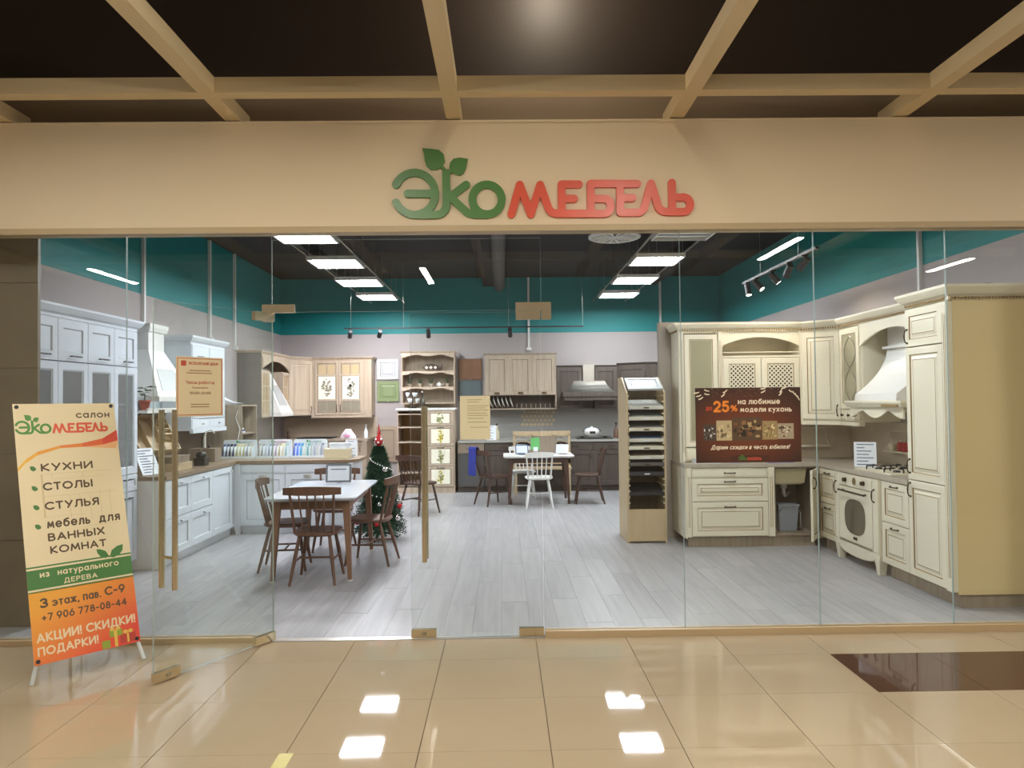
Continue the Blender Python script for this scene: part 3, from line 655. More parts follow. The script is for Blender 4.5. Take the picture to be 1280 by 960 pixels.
# wall shelves with crockery
def bracket_shelf(label, loc, rz, w):
    t = thing('plate_rail', label, 'shelf', loc, rz)
    BX('board', m_ivory, t, 0, w, -.12, 0, 0, .015); BX('top_rail', m_ivory, t, 0, w, -.012, 0, .2, .215)
    for x in (0, w-.015): MB().tube([(x, -.005, .21), (x, -.05, .19), (x, -.02, .1), (x, -.08, .05), (x, -.1, .01)], .006).build('bracket', m_ivory, t)
    return t
bracket_shelf('small ivory plate rail on the tiles under the bell hood', (3.982, 7.55, 1.03), RB, .5)
bracket_shelf('small ivory plate rail behind the open sink cabinet', (3.2, 8.497, 1.03), 0, .5)
for k, y in enumerate((7.3, 7.22, 7.14)):
    t = thing('storage_jar', 'small red jar on the plate rail under the bell hood', 'jar', (3.92, y, 1.046), 0, 'red jars on the plate rail')
    MB().lathe([(.03, 0), (.034, .01), (.034, .08), (.025, .09)], (0, 0, 0), 12).build('glass_jar', m_red, t); MB().lathe([(.028, .09), (.028, .105)], (0, 0, 0), 12).build('lid', m_steel, t)
t = thing('tea_cup', 'cream cup on the plate rail under the bell hood', 'cup', (3.92, 7.46, 1.046)); MB().lathe([(.02, 0), (.022, .004), (.035, .05), (.038, .07), (.035, .07), (.02, .01)], (0, 0, 0), 14).build('bowl', m_ivory, t)
MB().tube([(.036, 0, .055), (.055, 0, .05), (.055, 0, .025), (.03, 0, .02)], .004).build('cup_handle', m_ivory, t)
# ================================================================== WHITE KITCHEN (left)
WH = (m_white, m_wpatina); LB = PI/2
m_hutch = mat('cool_white_lacquer', '#ccd2db', .35)
HU = (m_hutch, m_wpatina)
XH = -3.55
for i, (y, lab) in enumerate(((5.5, 'tall white glazed dresser cabinet partly behind the tiled pillar'), (6.354, 'tall white glazed dresser cabinet next to the end panel of the base run'))):
    c = thing('dresser_cabinet', lab, 'cabinet', (XH, y, 0), LB)
    body(c, .853, 2.19, .48, .1, m_hutch, 0); plinth(c, 0, .853, m_hutch, .1, .03, .08)
    for z in (1.25, 1.58): BX('shelf', m_hutch, c, .02, .833, .03, .47, z, z+.016)
    for k in range(2):
        x0, x1 = .4265*k, .4265*(k+1)
        front(c, 'door', 'shaker', x0, x1, 1.945, 2.285, HU, ('bar', .5, .12, m_dark))
        front(c, 'glass_door', 'shaker', x0, x1, .93, 1.94, HU, hole=.075, pane=m_gpane)
        front(c, 'drawer', 'shaker_s', x0, x1, .77, .925, HU, ('bar', .5, .75, m_dark))
        front(c, 'door', 'shaker', x0, x1, .105, .765, HU, ('bar', .5, .92, m_dark))
    cornice(c, [(.0, 0), (.853, 0)] if i == 0 else [(0, 0), (.853, 0), (.853, .48)], 2.29, m_hutch, 1.0)
# vases in the dresser
for k, (y, z, r) in enumerate(((6.62, 1.267, .05), (6.98, 1.267, .04), (6.2, 1.267, .05))):
    t = thing('glass_vase', 'dark glass vase standing behind the dresser glass', 'vase', (-3.75, y, z), 0, 'vases in the white dresser')
    MB().lathe([(r*.6, 0), (r, .03), (r*1.05, .09), (r*.5, .15), (r*.45, .19), (r*.65, .22), (r*.55, .22), (r*.35, .18), (r*.35, .16)], (0, 0, 0), 14).build('vase_body', m_black, t)
# base run along the left wall
XW = -3.28
for i, (y0, y1, lab) in enumerate(((7.225, 7.79, 'white two-drawer base cabinet with plain end panel beside the dresser'), (7.79, 8.355, 'white two-drawer base cabinet below the slanted white hood'))):
    c = thing('drawer_cabinet', lab, 'cabinet', (XW, y0, 0), LB); w = y1-y0
    body(c, w, .75, .74, .1, m_white); plinth(c, 0, w, m_white, .1, .04, .1)
    for z0, z1 in ((.47, .845), (.105, .466)): front(c, 'drawer', 'shaker', 0, w, z0, z1, WH, ('knob', .5, .88, m_chrome))
    if i == 0: BX('end_panel', mat('warm_white_panel', '#d3cec6', .5), c, -.016, 0, -.02, .74, .0, .85)
c = thing('base_cabinet', 'white single-door base cabinet at the inner corner of the L-shaped run', 'cabinet', (XW, 8.355, 0), LB)
body(c, .72, .75, .74, .1, m_white); plinth(c, 0, .7, m_white, .1, .04, .1)
front(c, 'door', 'shaker', 0, .6, .105, .845, WH, ('knob', .9, .93, m_chrome))
# peninsula facing the glass
m_pen = m_white
xs = [(-3.2, -2.66), (-2.66, -2.12), (-2.12, -1.86)]
labs = ('white peninsula cabinet at the corner post', 'white peninsula cabinet behind the brown chairs', 'slim white peninsula end cabinet next to the fir tree')
for (a, b), lab in zip(xs, labs):
    c = thing('peninsula_cabinet', lab, 'cabinet', (a, 9.1, 0)); w = b-a
    body(c, w, .75, .56, .1, m_white); plinth(c, 0, w, m_white, .1, .03, .08)
    front(c, 'drawer', 'slab', 0, w, .735, .845, WH)
    front(c, 'door', 'shaker', 0, w, .105, .732, WH, ('cup', .5, .945, m_steel) if w > .3 else None)
    if a == -3.2:
        p = BX('corner_post', m_white, c, -.075, 0, -.03, .3, .09, .85); MB().hexa([(-.06, -.02, 0), (-.015, -.02, 0), (-.015, .02, 0), (-.06, .02, 0)], [(-.075, -.03, .09), (0, -.03, .09), (0, .03, .09), (-.075, .03, .09)]).build('turned_foot', m_white, c)
    if b > -1.9: BX('end_panel', m_white, c, w, w+.016, -.02, .58, 0, .85)
tag(MB().prism([(XL+.01, 7.212), (-3.25, 7.212), (-3.25, 9.07), (-1.9, 9.07), (-1.79, 9.18), (-1.79, 9.74), (XL+.01, 9.74)], 'z', .852, .89).build('worktop', m_brownstone), 'L-shaped brown laminate worktop of the white kitchen', 'worktop')
# grey-brown backsplash and light panel on the left wall
tag(MB().box(XL+.001, XL+.014, 7.24, 9.95, .892, 1.48).build('backsplash_panel', mat('brown_backsplash', '#7d6c5c', .4, noise=.5, col2='#6c5c4d', scale=(4, 4, 14))), 'brown stone backsplash on the wall behind the white worktop', 'backsplash')
tag(MB().box(XL+.001, XL+.012, 7.24, 9.9, 1.482, 2.34).build('wall_panel', mat('pale_blue_panel', '#b9c6cb', .5)), 'pale blue wall panel behind the slanted white hood', 'panel')
# slanted hood
h = thing('slanted_hood', 'white slanted chimney hood with grey inset on the left wall', 'hood', (XL+.018, 8.1, 1.62), LB)
MB().box(-.18, .18, -.27, 0, .55, .8).build('chimney', m_wpaint, h)
MB().sweep([(0, .74), (.02, .75), (.035, .79), (.035, .83), (0, .83)], [(-.18, 0), (-.18, -.27), (.18, -.27), (.18, 0)]).box(-.18, .18, -.27, 0, .8, .83).build('crown', m_wpaint, h)
MB().hexa([(-.45, -.5, .05), (.45, -.5, .05), (.45, 0, .05), (-.45, 0, .05)], [(-.18, -.27, .55), (.18, -.27, .55), (.18, 0, .55), (-.18, 0, .55)]).build('slope', m_wpaint, h)
BX('base_band', m_wpaint, h, -.45, .45, -.51, 0, 0, .05)
q = lambda x, u: (x, -.5+.23*u-.004, .05+.5*u)
MB().hexa([q(-.3, .12), q(.3, .12), (.3, -.44, .11), (-.3, -.44, .11)], [q(-.2, .6), q(.2, .6), (.2, -.34, .35), (-.2, -.34, .35)]).build('inset', mat('grey_inset', '#a9a9a8', .4), h)
sh = thing('wall_shelf', 'white wall shelf under the slanted hood holding a plant', 'shelf', (XL+.016, 7.42, 1.5), LB)
BX('board', m_wpaint, sh, 0, 1.18, -.5, 0, .0, .03); BX('lip', m_wpaint, sh, 0, 1.18, -.505, -.49, .03, .05)
for x in (.05, .9): MB().prism([(0, 0), (-.3, 0), (-.26, -.04), (-.06, -.1), (0, -.16)], 'x', x, x+.025).build('bracket', m_wpaint, sh)
pt = thing('potted_plant', 'small leafy plant in a terracotta pot on the white shelf', 'plant', (-3.62, 7.54, 1.532))
MB().lathe([(.035, 0), (.052, .08), (.058, .08), (.058, .1), (.05, .1), (.045, .09)], (0, 0, 0), 14).build('pot', m_terra, pt)
MB().tube([(0, 0, .09), (.004, .003, .16)], .006).build('stem', m_leaf, pt)
for i in range(9):
    a = i*2.4; r = .05+.03*(i % 3); z = .13+.012*i
    MB().hexa([(0, 0, z), (math.cos(a-.35)*r*.6, math.sin(a-.35)*r*.6, z+.015), (math.cos(a)*r*1.3, math.sin(a)*r*1.3, z), (math.cos(a+.35)*r*.6, math.sin(a+.35)*r*.6, z+.015)],
              [(0, 0, z+.003), (math.cos(a-.35)*r*.6, math.sin(a-.35)*r*.6, z+.019), (math.cos(a)*r*1.3, math.sin(a)*r*1.3, z+.002), (math.cos(a+.35)*r*.6, math.sin(a+.35)*r*.6, z+.019)]).build('leaf', m_leaf, pt)
# white wall cabinet with cut-out vents, two small drawers below
c = thing('wall_cabinet', 'white wall cabinet with triangular cut-outs and two small drawers', 'cabinet', (-3.7, 8.83, 1.27), LB)
body(c, 1.03, 1.03, .32, 0, m_white)
BX('side_panel', m_white, c, -.014, 0, -.015, .33, 0, 1.03)
for k in range(2):
    d = front(c, 'door', 'slab', .515*k, .515*(k+1), .14, 1.03, WH, ('knob', .9-.8*k, .1, m_chrome))
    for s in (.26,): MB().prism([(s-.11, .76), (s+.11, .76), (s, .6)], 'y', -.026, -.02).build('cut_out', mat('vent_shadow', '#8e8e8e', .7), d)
    front(c, 'drawer', 'slab', .515*k, .515*(k+1), .02, .135, WH, ('knob', .5, .5, m_chrome))
cornice(c, [(-.014, .33), (-.014, 0), (1.03, 0), (1.03, .33)], 1.03, m_white, 1.0); BX('light_rail', m_white, c, -.02, 1.04, -.04, .0, -.03, .02)
# pale blue sample door on the wall, oak open cabinet, grey-oak things
t = thing('sample_door', 'pale blue panelled sample door hung on the left wall above the oak shelves', 'door sample', (XL+.002, 9.98, 1.62), LB)
t.location.x = XL+.06
link('panel', front_mesh('shaker', .45, .72, (mat('pale_blue_lacquer', '#c3cbdc', .4), mat('pale_blue_groove', '#8d97ad', .5))), t); BX('mounting_board', m_taupe, t, -.03, .48, 0, .055, -.02, .74)
c = thing('open_shelf_cabinet', 'oak open-shelf cabinet standing against the left wall', 'cabinet', (-3.5, 9.99, 0), LB)
body(c, .6, 1.57, .53, 0, m_oak, 3); 
for k, z in enumerate((1.19, 1.2+.03, 1.2+.06)): pass
for k in range(3):
    t = thing('folded_booklet', 'small pale booklet stacked in the oak open shelf', 'booklet', (-3.66, 10.2, 1.189+.022*k), .1*k, 'booklets in the oak shelf')
    BX('cover', m_paper if k != 1 else m_blue, t, -.09, .09, -.12, .12, 0, .018); BX('page_block', m_paper, t, -.085, .085, -.115, .121, .003, .015)
lf = thing('leaflet_stand', 'curved white leaflet on top of the oak open cabinet', 'leaflet', (-3.75, 10.25, 1.571))
MB().loft([[(-.15+.3*u, -.08, .02+.12*(1-u)**2), (-.15+.3*u, .08, .02+.12*(1-u)**2), (-.15+.3*u, .08, .024+.12*(1-u)**2), (-.15+.3*u, -.08, .024+.12*(1-u)**2)] for u in [i/8 for i in range(9)]]).build('sheet', m_paper, lf); BX('foot', m_clear, lf, -.1, .15, -.07, .07, 0, .02)
tag(MB().tube([(-3.55, 9.98, 1.5), (-3.58, 9.975, 1.4), (-3.52, 9.97, 1.25), (-3.55, 9.97, 1.1), (-3.6, 9.97, .96), (-3.56, 9.95, .9)], .006).build('power_cord', m_wpaint), 'white power cord hanging down the side of the oak cabinet', 'cord')
# ------------------------------------------------------------------ things on the white worktop
card('price_card', 'printed white price card leaning by the white dresser', (-3.52, 7.3, .895), (-.55, 0, math.radians(60)), .2, .3, lines=9)
bx = thing('cutlery_tray', 'wooden cutlery tray propped up slanting on the white worktop', 'tray', (-3.62, 7.85, 1.075), 0, None, (math.radians(-38), 0, math.radians(62)))
BX('tray_base', m_birch, bx, -.24, .24, -.0, .012, 0, .46)
for x in (-.24, -.1, .06, .228): BX('divider', m_birch, bx, x, x+.012, -.06, 0, 0, .46)
for z in (0, .448): BX('rail', m_birch, bx, -.24, .24, -.06, 0, z, z+.012)
for z in (.2, .27, .34): BX('slat', m_birch, bx, .072, .228, -.06, -.02, z, z+.01)
for k, (x, y, w, d, h, m, lab) in enumerate(((-3.55, 7.95, .3, .4, .075, m_birch, 'low birch box lying on the white worktop'), (-3.55, 7.96, .26, .36, .07, m_taupe, 'taupe box lying on top of the birch box'))):
    t = thing('storage_box', lab, 'box', (x, y, .892+.077*k)); BX('box_body', m, t, -w/2, w/2, -d/2, d/2, 0, h-.015); BX('lid', m, t, -w/2-.004, w/2+.004, -d/2-.004, d/2+.004, h-.015, h)
cm = thing('coffee_grinder', 'black hand coffee grinder beside the storage boxes', 'grinder', (-3.42, 8.45, .892))
BX('drawer_box', m_black, cm, -.06, .06, -.06, .06, 0, .09); MB().lathe([(.05, .09), (.06, .12), (.045, .15), (.01, .16)], (0, 0, 0), 14).build('hopper', m_black, cm); MB().tube([(0, 0, .16), (0, 0, .19), (.09, 0, .2)], .006).build('crank', m_steel, cm); MB().sphere((.09, 0, .215), .016).build('knob', m_black, cm)
sc_ = thing('faucet_sample', 'white faucet on a brown box behind the swatch racks', 'faucet', (-3.62, 9.05, .892))
BX('box', m_taupe, sc_, -.16, .16, -.1, .1, 0, .16); MB().cyl((0, 0, .16), (0, 0, .3), .014).tube([(0, 0, .3), (.02, 0, .36), (.08, 0, .38), (.12, 0, .34)], .01).build('spout', m_wpaint, sc_)
for s, hx in ((.03, '#c33'), (-.03, '#33c')): pass
# swatch racks
m_acr = mat('white_acrylic', '#dfe6ea', .2)
def swatch_rack(x, label, cols, mt):
    t = thing('swatch_rack', label, 'swatch rack', (x, 9.5, .892), 0, None); w = .43
    pts = [(0, 0), (w, 0), (w, .2)]+[(w-.03+.03*math.cos(a), .2+.03*math.sin(a)) for a in (.4, .8, 1.2, 1.57)]+[(.03-.03*math.sin(a), .2+.03*math.cos(a)) for a in (0, .5, 1, 1.57)]
    MB().prism(pts, 'y', .1, .106).build('back_plate', m_acr, t)
    BX('base', m_acr, t, 0, w, -.06, .12, 0, .012); BX('front_lip', m_acr, t, 0, w, -.065, -.06, 0, .03)
    n = len(cols)
    for i, cc in enumerate(cols):
        x0 = .02+(w-.04)*i/n; x1 = x0+(w-.04)/n*.8
        s = MB().hexa([(x0, -.04, .013), (x1, -.04, .013), (x1, -.03, .013), (x0, -.03, .013)], [(x0, .055, .18), (x1, .055, .18), (x1, .065, .18), (x0, .065, .18)]).build('swatch', mat('swatch_'+cc, cc, .6), t)
        BX('divider', m_acr, t, x1+.003, x1+.008, -.05, .1, .012, .15)
    g = mat('rack_green', '#2f8f52', .5); r = mat('rack_red', '#c2404e', .5)
    MB().prism([(.16, .195), (.185, .19), (.19, .215), (.17, .225)], 'y', .097, .1).prism([(.19, .19), (.21, .195), (.205, .22)], 'y', .097, .1).build('print', g, t)
    text('lettering', 'ЭКОМЕБЕЛЬ', mt or r, t, .2, .19, .018, .16, mx=.0985)
    return t
swatch_rack(-3.6, 'swatch rack with blue and yellow strips at the oak cabinet end', ['#5f6b8f', '#46506f', '#33343d', '#3d4468', '#c9c08e', '#cfc79a', '#bfb98f', '#8f8f96', '#b9b39a'], mat('rack_grey', '#6a7a72', .5))
swatch_rack(-3.15, 'swatch rack with grey and pale strips between the other two racks', ['#a59c90', '#8d8b87', '#b4b8c0', '#9098a8', '#83878f', '#9b8f98', '#a9a37f', '#c5bd98', '#8aa39b'], None)
swatch_rack(-2.7, 'swatch rack with blue, teal and grey strips next to the cream boxes', ['#3e5aa8', '#4a6cc0', '#3b8fb0', '#a9b4a8', '#5e8f8a', '#9aa39c', '#8b8f98', '#a6a3a0', '#7c8088'], mat('rack_teal', '#2f8f7a', .5))
for k, (w, d, h, m, lab) in enumerate(((.3, .2, .12, m_cream, 'cream cardboard box on the end of the white peninsula'), (.22, .16, .07, mat('white_card', '#d9dfe4', .6), 'small white box on top of the cream cardboard box'))):
    t = thing('card_box', lab, 'box', (-2.08+.02*k, 9.35, .892+.121*k)); BX('box_body', m, t, -w/2, w/2, -d/2, d/2, 0, h*.7); BX('lid', m, t, -w/2-.003, w/2+.003, -d/2-.003, d/2+.003, h*.7, h)
card('notice_sheet', 'white sheet standing behind the cream boxes', (-2.02, 9.52, .892), (-.08, 0, 0), .15, .22, lines=5)
# ================================================================== PALE ASH KITCHEN (back left corner)
AS = (m_ash, m_ashg)
def print_flower(parent, cx, cz, r, m, m2, y, name='flower_print'):
    mb = MB(); random.seed(int(cx*991+cz*77+r*1000))
    for i in range(38):
        a = random.random()*6.28; d = r*random.random()**.7; x = cx+d*math.cos(a)*.6; z = cz+d*math.sin(a)*1.15; q = r*(.09+.13*random.random())
        mb.m = i % 2; mb.prism([(x+q*math.cos(k*1.05+a), z+q*math.sin(k*1.05+a)*(.6 if i % 3 else 1.1)) for k in range(6)], 'y', y-.0006*(1+(i % 3)), y)
    o = mb.build(name, [m, m2], parent); o['kind'] = 'stuff'; return o
m_pr1 = mat('print_grey', '#8c8377', .6); m_pr2 = mat('print_olive', '#9a9a62', .6); m_pr3 = mat('print_yellow', '#c9b838', .6); m_tilew = mat('ivory_tile', '#efe9d6', .4)
c = thing('wall_cabinet', 'pale ash wall cabinet with flower-painted panels and small panes', 'cabinet', (-3.4, 13.24, 1.36))
body(c, 1.06, .98, .35, 0, m_ash)
for x0, x1 in ((0, .055), (.9, .955)): pilaster(c, x0, x1, 0, .98, m_ash, m_ashg)
for k, (x0, x1) in enumerate(((.06, .48), (.482, .9))):
    d = front(c, 'door', 'shaker_s', x0, x1, 0.01, .97, AS, ('bow', .93 if k == 0 else .07, .12, m_bronze)); w, h = x1-x0-.003, .957
    BX('backing', m_oak, d, .05, w-.05, -.021, -.013, .05, h-.05)
    BX('painted_tile', m_tilew, d, .06, w-.06, -.026, -.018, .28, .68)
    print_flower(d, w/2, .48, .135, m_pr1, mat('print_sage', '#8f8d74', .6), -.0262)
    for z0, z1 in ((.07, .24), (.72, .89)):
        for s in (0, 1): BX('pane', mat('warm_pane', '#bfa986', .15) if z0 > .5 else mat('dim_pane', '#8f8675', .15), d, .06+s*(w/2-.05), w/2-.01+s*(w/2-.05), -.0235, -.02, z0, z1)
    for z in (.25, .69): BX('glazing_bar', m_ash, d, .04, w-.04, -.028, -.02, z, z+.03)
BX('end_panel', m_ash, c, .956, 1.06, -.02, -.001, 0, .98)
cornice(c, [(0, 0), (1.06, 0), (1.06, .35)], .98, m_ash, .6); BX('light_rail', m_ash, c, 0, 1.06, -.03, .03, -.04, 0)
c = poly_cab('corner_wall_cabinet', 'pale ash corner wall cabinet with one tall door', [(-3.405, 13.24), (-3.405, 13.59), (XL+.01, 13.59), (XL+.01, 12.88), (-3.71, 12.88)], 1.36, 2.34, m_ash)
L = math.hypot(.305, .36); d = front(c, 'door', 'raised', 0, L, .01, .97, AS, ('bow', .93, .1, m_bronze)); d.rotation_euler = (0, 0, math.atan2(.36, .305)); d.location = (-.302, -.366, .01)
cornice(c, [(-.305, -.36), (0, 0)], .98, m_ash, .6)
# left-wall part: two muntin cabinets, arched canopy and hood
for y0, lab in ((11.36, 'narrow pale ash glazed wall cabinet with dark end panel'), (12.45, 'narrow pale ash glazed wall cabinet beside the ash corner cabinet')):
    c = thing('glazed_wall_cabinet', lab, 'cabinet', (-3.7, y0, 1.36), LB); w = .4
    body(c, w, .75, .34, 0, m_ash)
    d = front(c, 'door', 'shaker', 0, w, .01, .74, AS, hole=.06, pane=mat('amber_pane', '#b59c78', .15))
    for x in (.14, .25): BX('muntin', m_ash, d, x, x+.012, -.026, -.012, .06, .67)
    for z in (.25, .48): BX('muntin', m_ash, d, .06, w-.06, -.026, -.012, z, z+.012)
    if y0 < 12: BX('end_panel', mat('grey_end_panel', '#6f6a64', .5), c, -.016, 0, -.02, .345, 0, 1.0)
c = thing('hood_canopy', 'pale ash arched canopy over the white hood in the corner', 'cabinet', (-3.7, 11.362, 2.112), LB)
arch(c, .02, 1.49, 0, .23, .15, m_ash, -.025, .0); BX('top_board', m_ash, c, 0, 1.49, 0, .34, .21, .23)
for x in (.02, 1.43): BX('carved_block', m_ash, c, x, x+.1, -.035, -.02, .04, .18)
cornice(c, [(0, .34), (0, -.0), (1.5, -.0)], .23, m_ash, .6)
h = thing('slanted_hood', 'white slanted hood with oval inset under the ash canopy', 'hood', (XL+.018, 12.1, 1.38), LB)
MB().hexa([(-.33, -.52, .06), (.33, -.52, .06), (.33, 0, .06), (-.33, 0, .06)], [(-.16, -.2, .72), (.16, -.2, .72), (.16, 0, .72), (-.16, 0, .72)]).build('slope', m_wpaint, h)
BX('base_band', m_wpaint, h, -.33, .33, -.53, 0, 0, .06)
MB().hexa([(-.2, -.475, .17), (.2, -.475, .17), (.2, -.43, .17), (-.2, -.43, .17)], [(-.13, -.33, .5), (.13, -.33, .5), (.13, -.28, .5), (-.13, -.28, .5)]).build('inset', mat('grey_inset', '#a9a9a8', .4), h)
# base run
c = thing('base_cabinet', 'pale ash base cabinet under the flower-painted wall cabinet', 'cabinet', (-4.03, 12.96, 0))
body(c, 1.65, .82, .62, .1, m_ash); plinth(c, 0, 1.65, m_oak)
for k in range(3): front(c, 'door', 'raised', .02+.52*k, .02+.52*(k+1), .105, .91, AS, ('bow', .92, .85, m_bronze))
MB().box(1.58, 1.66, -.06, .02, 0, .92).build('corner_post', m_oak, c)
tag(MB().box(XL+.01, -2.34, 12.9, 13.58, .922, .958).build('worktop', m_oak), 'oak worktop of the pale ash kitchen in the corner', 'worktop')
hb = thing('induction_hob', 'black glass hob on the oak worktop', 'hob', (-3.3, 13.2, .959)); BX('glass_plate', m_black, hb, -.3, .3, -.22, .22, 0, .02)
for x in (-.14, .14):
    for y in (-.1, .1): MB().lathe([(.085, .0202), (.085, .0208), (.08, .0208), (.08, .0202)], (x, y, 0), 20).build('cooking_zone', mat('grey_mark', '#555', .4) if 'grey_mark' in MATS else mat('grey_mark', '#555555', .4), hb)
bg_ = thing('crumpled_bag', 'crumpled white paper bag on the oak worktop', 'bag', (-2.72, 13.05, .959)); random.seed(3)
MB().loft([[((.13-.03*k)*math.cos(a)*(1+.3*random.random()), .08*math.sin(a)*(1+.3*random.random()), .05*k+.02*random.random()*min(k, 1)) for a in [i*PI/6 for i in range(12)]] for k in range(4)]).build('paper', mat('crumpled_paper', '#e6dfe6', .7), bg_); BX('print', mat('pink_print', '#c987a8', .6), bg_, -.05, .05, -.125, -.105, .03, .07)
t = thing('glass_bottle', 'small clear bottle on the end of the oak worktop', 'bottle', (-2.42, 13.1, .959)); MB().lathe([(.03, 0), (.035, .02), (.035, .12), (.012, .16), (.012, .22), (.016, .22)], (0, 0, 0), 12).build('bottle_body', m_acr, t); MB().lathe([(.013, .22), (.013, .24)], (0, 0, 0), 10).build('cap', m_wpaint, t)
tag(MB().box(-3.99, -2.31, 13.588, 13.598, .96, 1.32).build('backsplash_panel', mat('rose_beige_splash', '#b5a48f', .5)), 'rose-beige backsplash over the oak worktop in the corner', 'backsplash')
t = thing('pepper_mill', 'dark pepper mill on the oak worktop near the left wall', 'mill', (-3.75, 13.0, .959)); MB().lathe([(.025, 0), (.03, .02), (.018, .07), (.026, .11), (.02, .14), (.006, .16)], (0, 0, 0), 12).build('mill_body', m_walnutd, t); MB().sphere((0, 0, .168), .012, 6).build('knob', m_steel, t)

# ================================================================== DOOR SAMPLES ON THE BACK WALL
def sample(label, x0, x1, z0, z1, m, mg, style='raised', y=13.595):
    t = thing('sample_door', label, 'door sample', (x0, y, z0), 0, None)
    link('panel', front_mesh(style, x1-x0, z1-z0, (m, mg)), t, (0, -.004, 0)); BX('wall_clip', m_steel, t, (x1-x0)*.45, (x1-x0)*.55, -.03, .004, -.012, .01); return t
sample('white grooved sample door on the greige back wall', -2.3, -1.91, 2.0, 2.37, mat('sample_white', '#c6c6c8', .5), mat('sample_groove', '#77787a', .6))
sample('olive green sample door below the white one', -2.3, -1.9, 1.595, 1.965, mat('olive_lacquer', '#7f8d63', .4), mat('olive_groove', '#5b6745', .5))
sample('taupe sample door behind the fir tree top', -2.32, -1.93, .5, 1.15, mat('taupe_lacquer', '#a3907c', .5), mat('taupe_groove', '#6f5f50', .5), 'shaker')
sample('rust brown sample door above the blue-grey one', -.81, -.39, 1.985, 2.36, mat('rust_wood', '#8f674a', .45, noise=.5, col2='#7d5538', scale=V), mat('rust_groove', '#6b4a35', .5), 'slab')
sample('blue-grey sample door behind the cream notice', -.81, -.39, 1.58, 1.96, mat('blue_grey', '#5f6f74', .35), mat('blue_grey_groove', '#46545a', .4), 'slab')
# ================================================================== DRESSER (open hutch over drawers)
c = thing('hutch_dresser', 'limed oak dresser with open plate shelves over fruit-painted drawers', 'dresser', (-1.85, 12.95, 0))
OK_ = (m_ash, m_ashg)
body(c, .5, 1.34, .6, .1, m_ash); BX('inner_back', mat('oak_warm_glow', '#c39a68', .5, noise=.5, col2='#a67c4c', scale=V), c, .02, .48, .56, .59, .12, 1.42)  # warm glow of the lit shelves is put into the back's colour
for z in (.1, .34, .6, .87, 1.13, 1.36): BX('shelf', m_ash, c, .018, .482, .0, .56, z, z+.022)
body(c, .5, 1.34, .6, .1, m_ash, x0=.5)
for k, (z0, z1) in enumerate(((.11, .46), (.465, .81), (.815, 1.16), (1.165, 1.43))):
    d = front(c, 'drawer', 'shaker_s', .52, .98, z0, z1, OK_, ('bowh', .5, .93, m_bronze) if k < 3 else None); h = z1-z0-.003
    BX('painted_tile', m_tilew, d, .07, .387, -.024, -.012, .045, h-.05)
    print_flower(d, .2285, h*.48, .095, (m_pr3, m_pr2, m_pr3, m_pr2)[k], m_pr2 if k != 2 else m_pr3, -.0242, 'fruit_print')
plinth(c, 0, 1.0, m_ash, .1, .0, .58); BX('dresser_top', m_wpaint, c, -.02, 1.02, -.03, .6, 1.44, 1.475)
body(c, .95, .9, .3, 1.5+.05, m_ash, 0, .04); BX('top_back', m_ash, c, .05, .98, .56, .6, 1.475, 1.56)
BX('hutch_back', m_oak, c, .058, .972, .285, .292, 1.57, 2.43)
for o in [o for o in c.children if o.name.startswith('body')][-1:]: o.location.y = .29
for o in [o for o in c.children if o.name.startswith('hutch_back')]: o.location.y = .29
for z in (1.84, 2.12): BX('plate_shelf', m_ash, c, .058, .972, .28, .58, z-.012, z+.012)
for z, dz in ((1.83, .05), (2.108, .05), (2.43, .06)):
    n = 20; mb = MB(); lo = [(.05+.93*i/n, z-dz*(.45+.35*math.cos(i/n*4*PI)+.2*math.cos(i/n*2*PI))) for i in range(n+1)]
    for (a, za), (b, zb) in zip(lo, lo[1:]): mb.prism([(a, za), (b, zb), (b, z), (a, z)], 'y', .275, .292)
    mb.build('wavy_fascia', m_ash, c)
cornice(c, [(.04, .59), (.04, .29), (.99, .29), (.99, .59)], 2.45, m_ash, .4)
for k, x in enumerate((-1.68, -1.5, -1.3, -1.0)):
    t = thing('grass_pot', 'small pot of green grass on the dresser shelf', 'plant', (x, 13.4, 1.853), 0, 'grass pots on the dresser shelf')
    MB().lathe([(.03, 0), (.04, .06), (.036, .06)], (0, 0, 0), 12).build('pot', m_oak, t); mb = MB(); random.seed(k)
    for i in range(26):
        a = random.random()*6.28; r = .03*random.random(); e = .05*random.random(); p = (r*math.cos(a), r*math.sin(a)); q = ((r+e)*math.cos(a), (r+e)*math.sin(a)); z = .13+.05*random.random()
        mb.hexa([(p[0]-.002, p[1]-.002, .05), (p[0]+.002, p[1]-.002, .05), (p[0]+.002, p[1]+.002, .05), (p[0]-.002, p[1]+.002, .05)], [(q[0]-.001, q[1], z), (q[0]+.001, q[1], z), (q[0]+.001, q[1]+.001, z), (q[0]-.001, q[1]+.001, z)])
    mb.build('grass', m_leaf, t)
t = thing('fish_plaque', 'dark fish-shaped carved plaque on the top dresser shelf', 'plaque', (-1.28, 13.42, 2.133))
MB().prism([(-.17, .07), (-.12, .12), (0, .14), (.1, .11), (.14, .08), (.19, .13), (.19, .02), (.14, .06), (.1, .03), (0, 0), (-.12, .02)], 'y', -.01, .01).build('fish_body', m_walnutd, t)
for x in (-.1, -.02, .06): MB().prism([(x-.03, .07), (x, .1), (x+.03, .07), (x, .04)], 'y', -.014, -.01).build('scale', m_tilew, t)
t = thing('teapot', 'small white teapot on the lower dresser shelf', 'teapot', (-1.15, 13.36, 1.853)); MB().lathe([(.03, 0), (.045, .03), (.035, .06), (.012, .07), (.008, .085)], (0, 0, 0), 14).build('pot_body', m_wpaint, t); MB().tube([(.04, 0, .03), (.07, 0, .04), (.08, 0, .06)], .007).build('spout', m_wpaint, t)
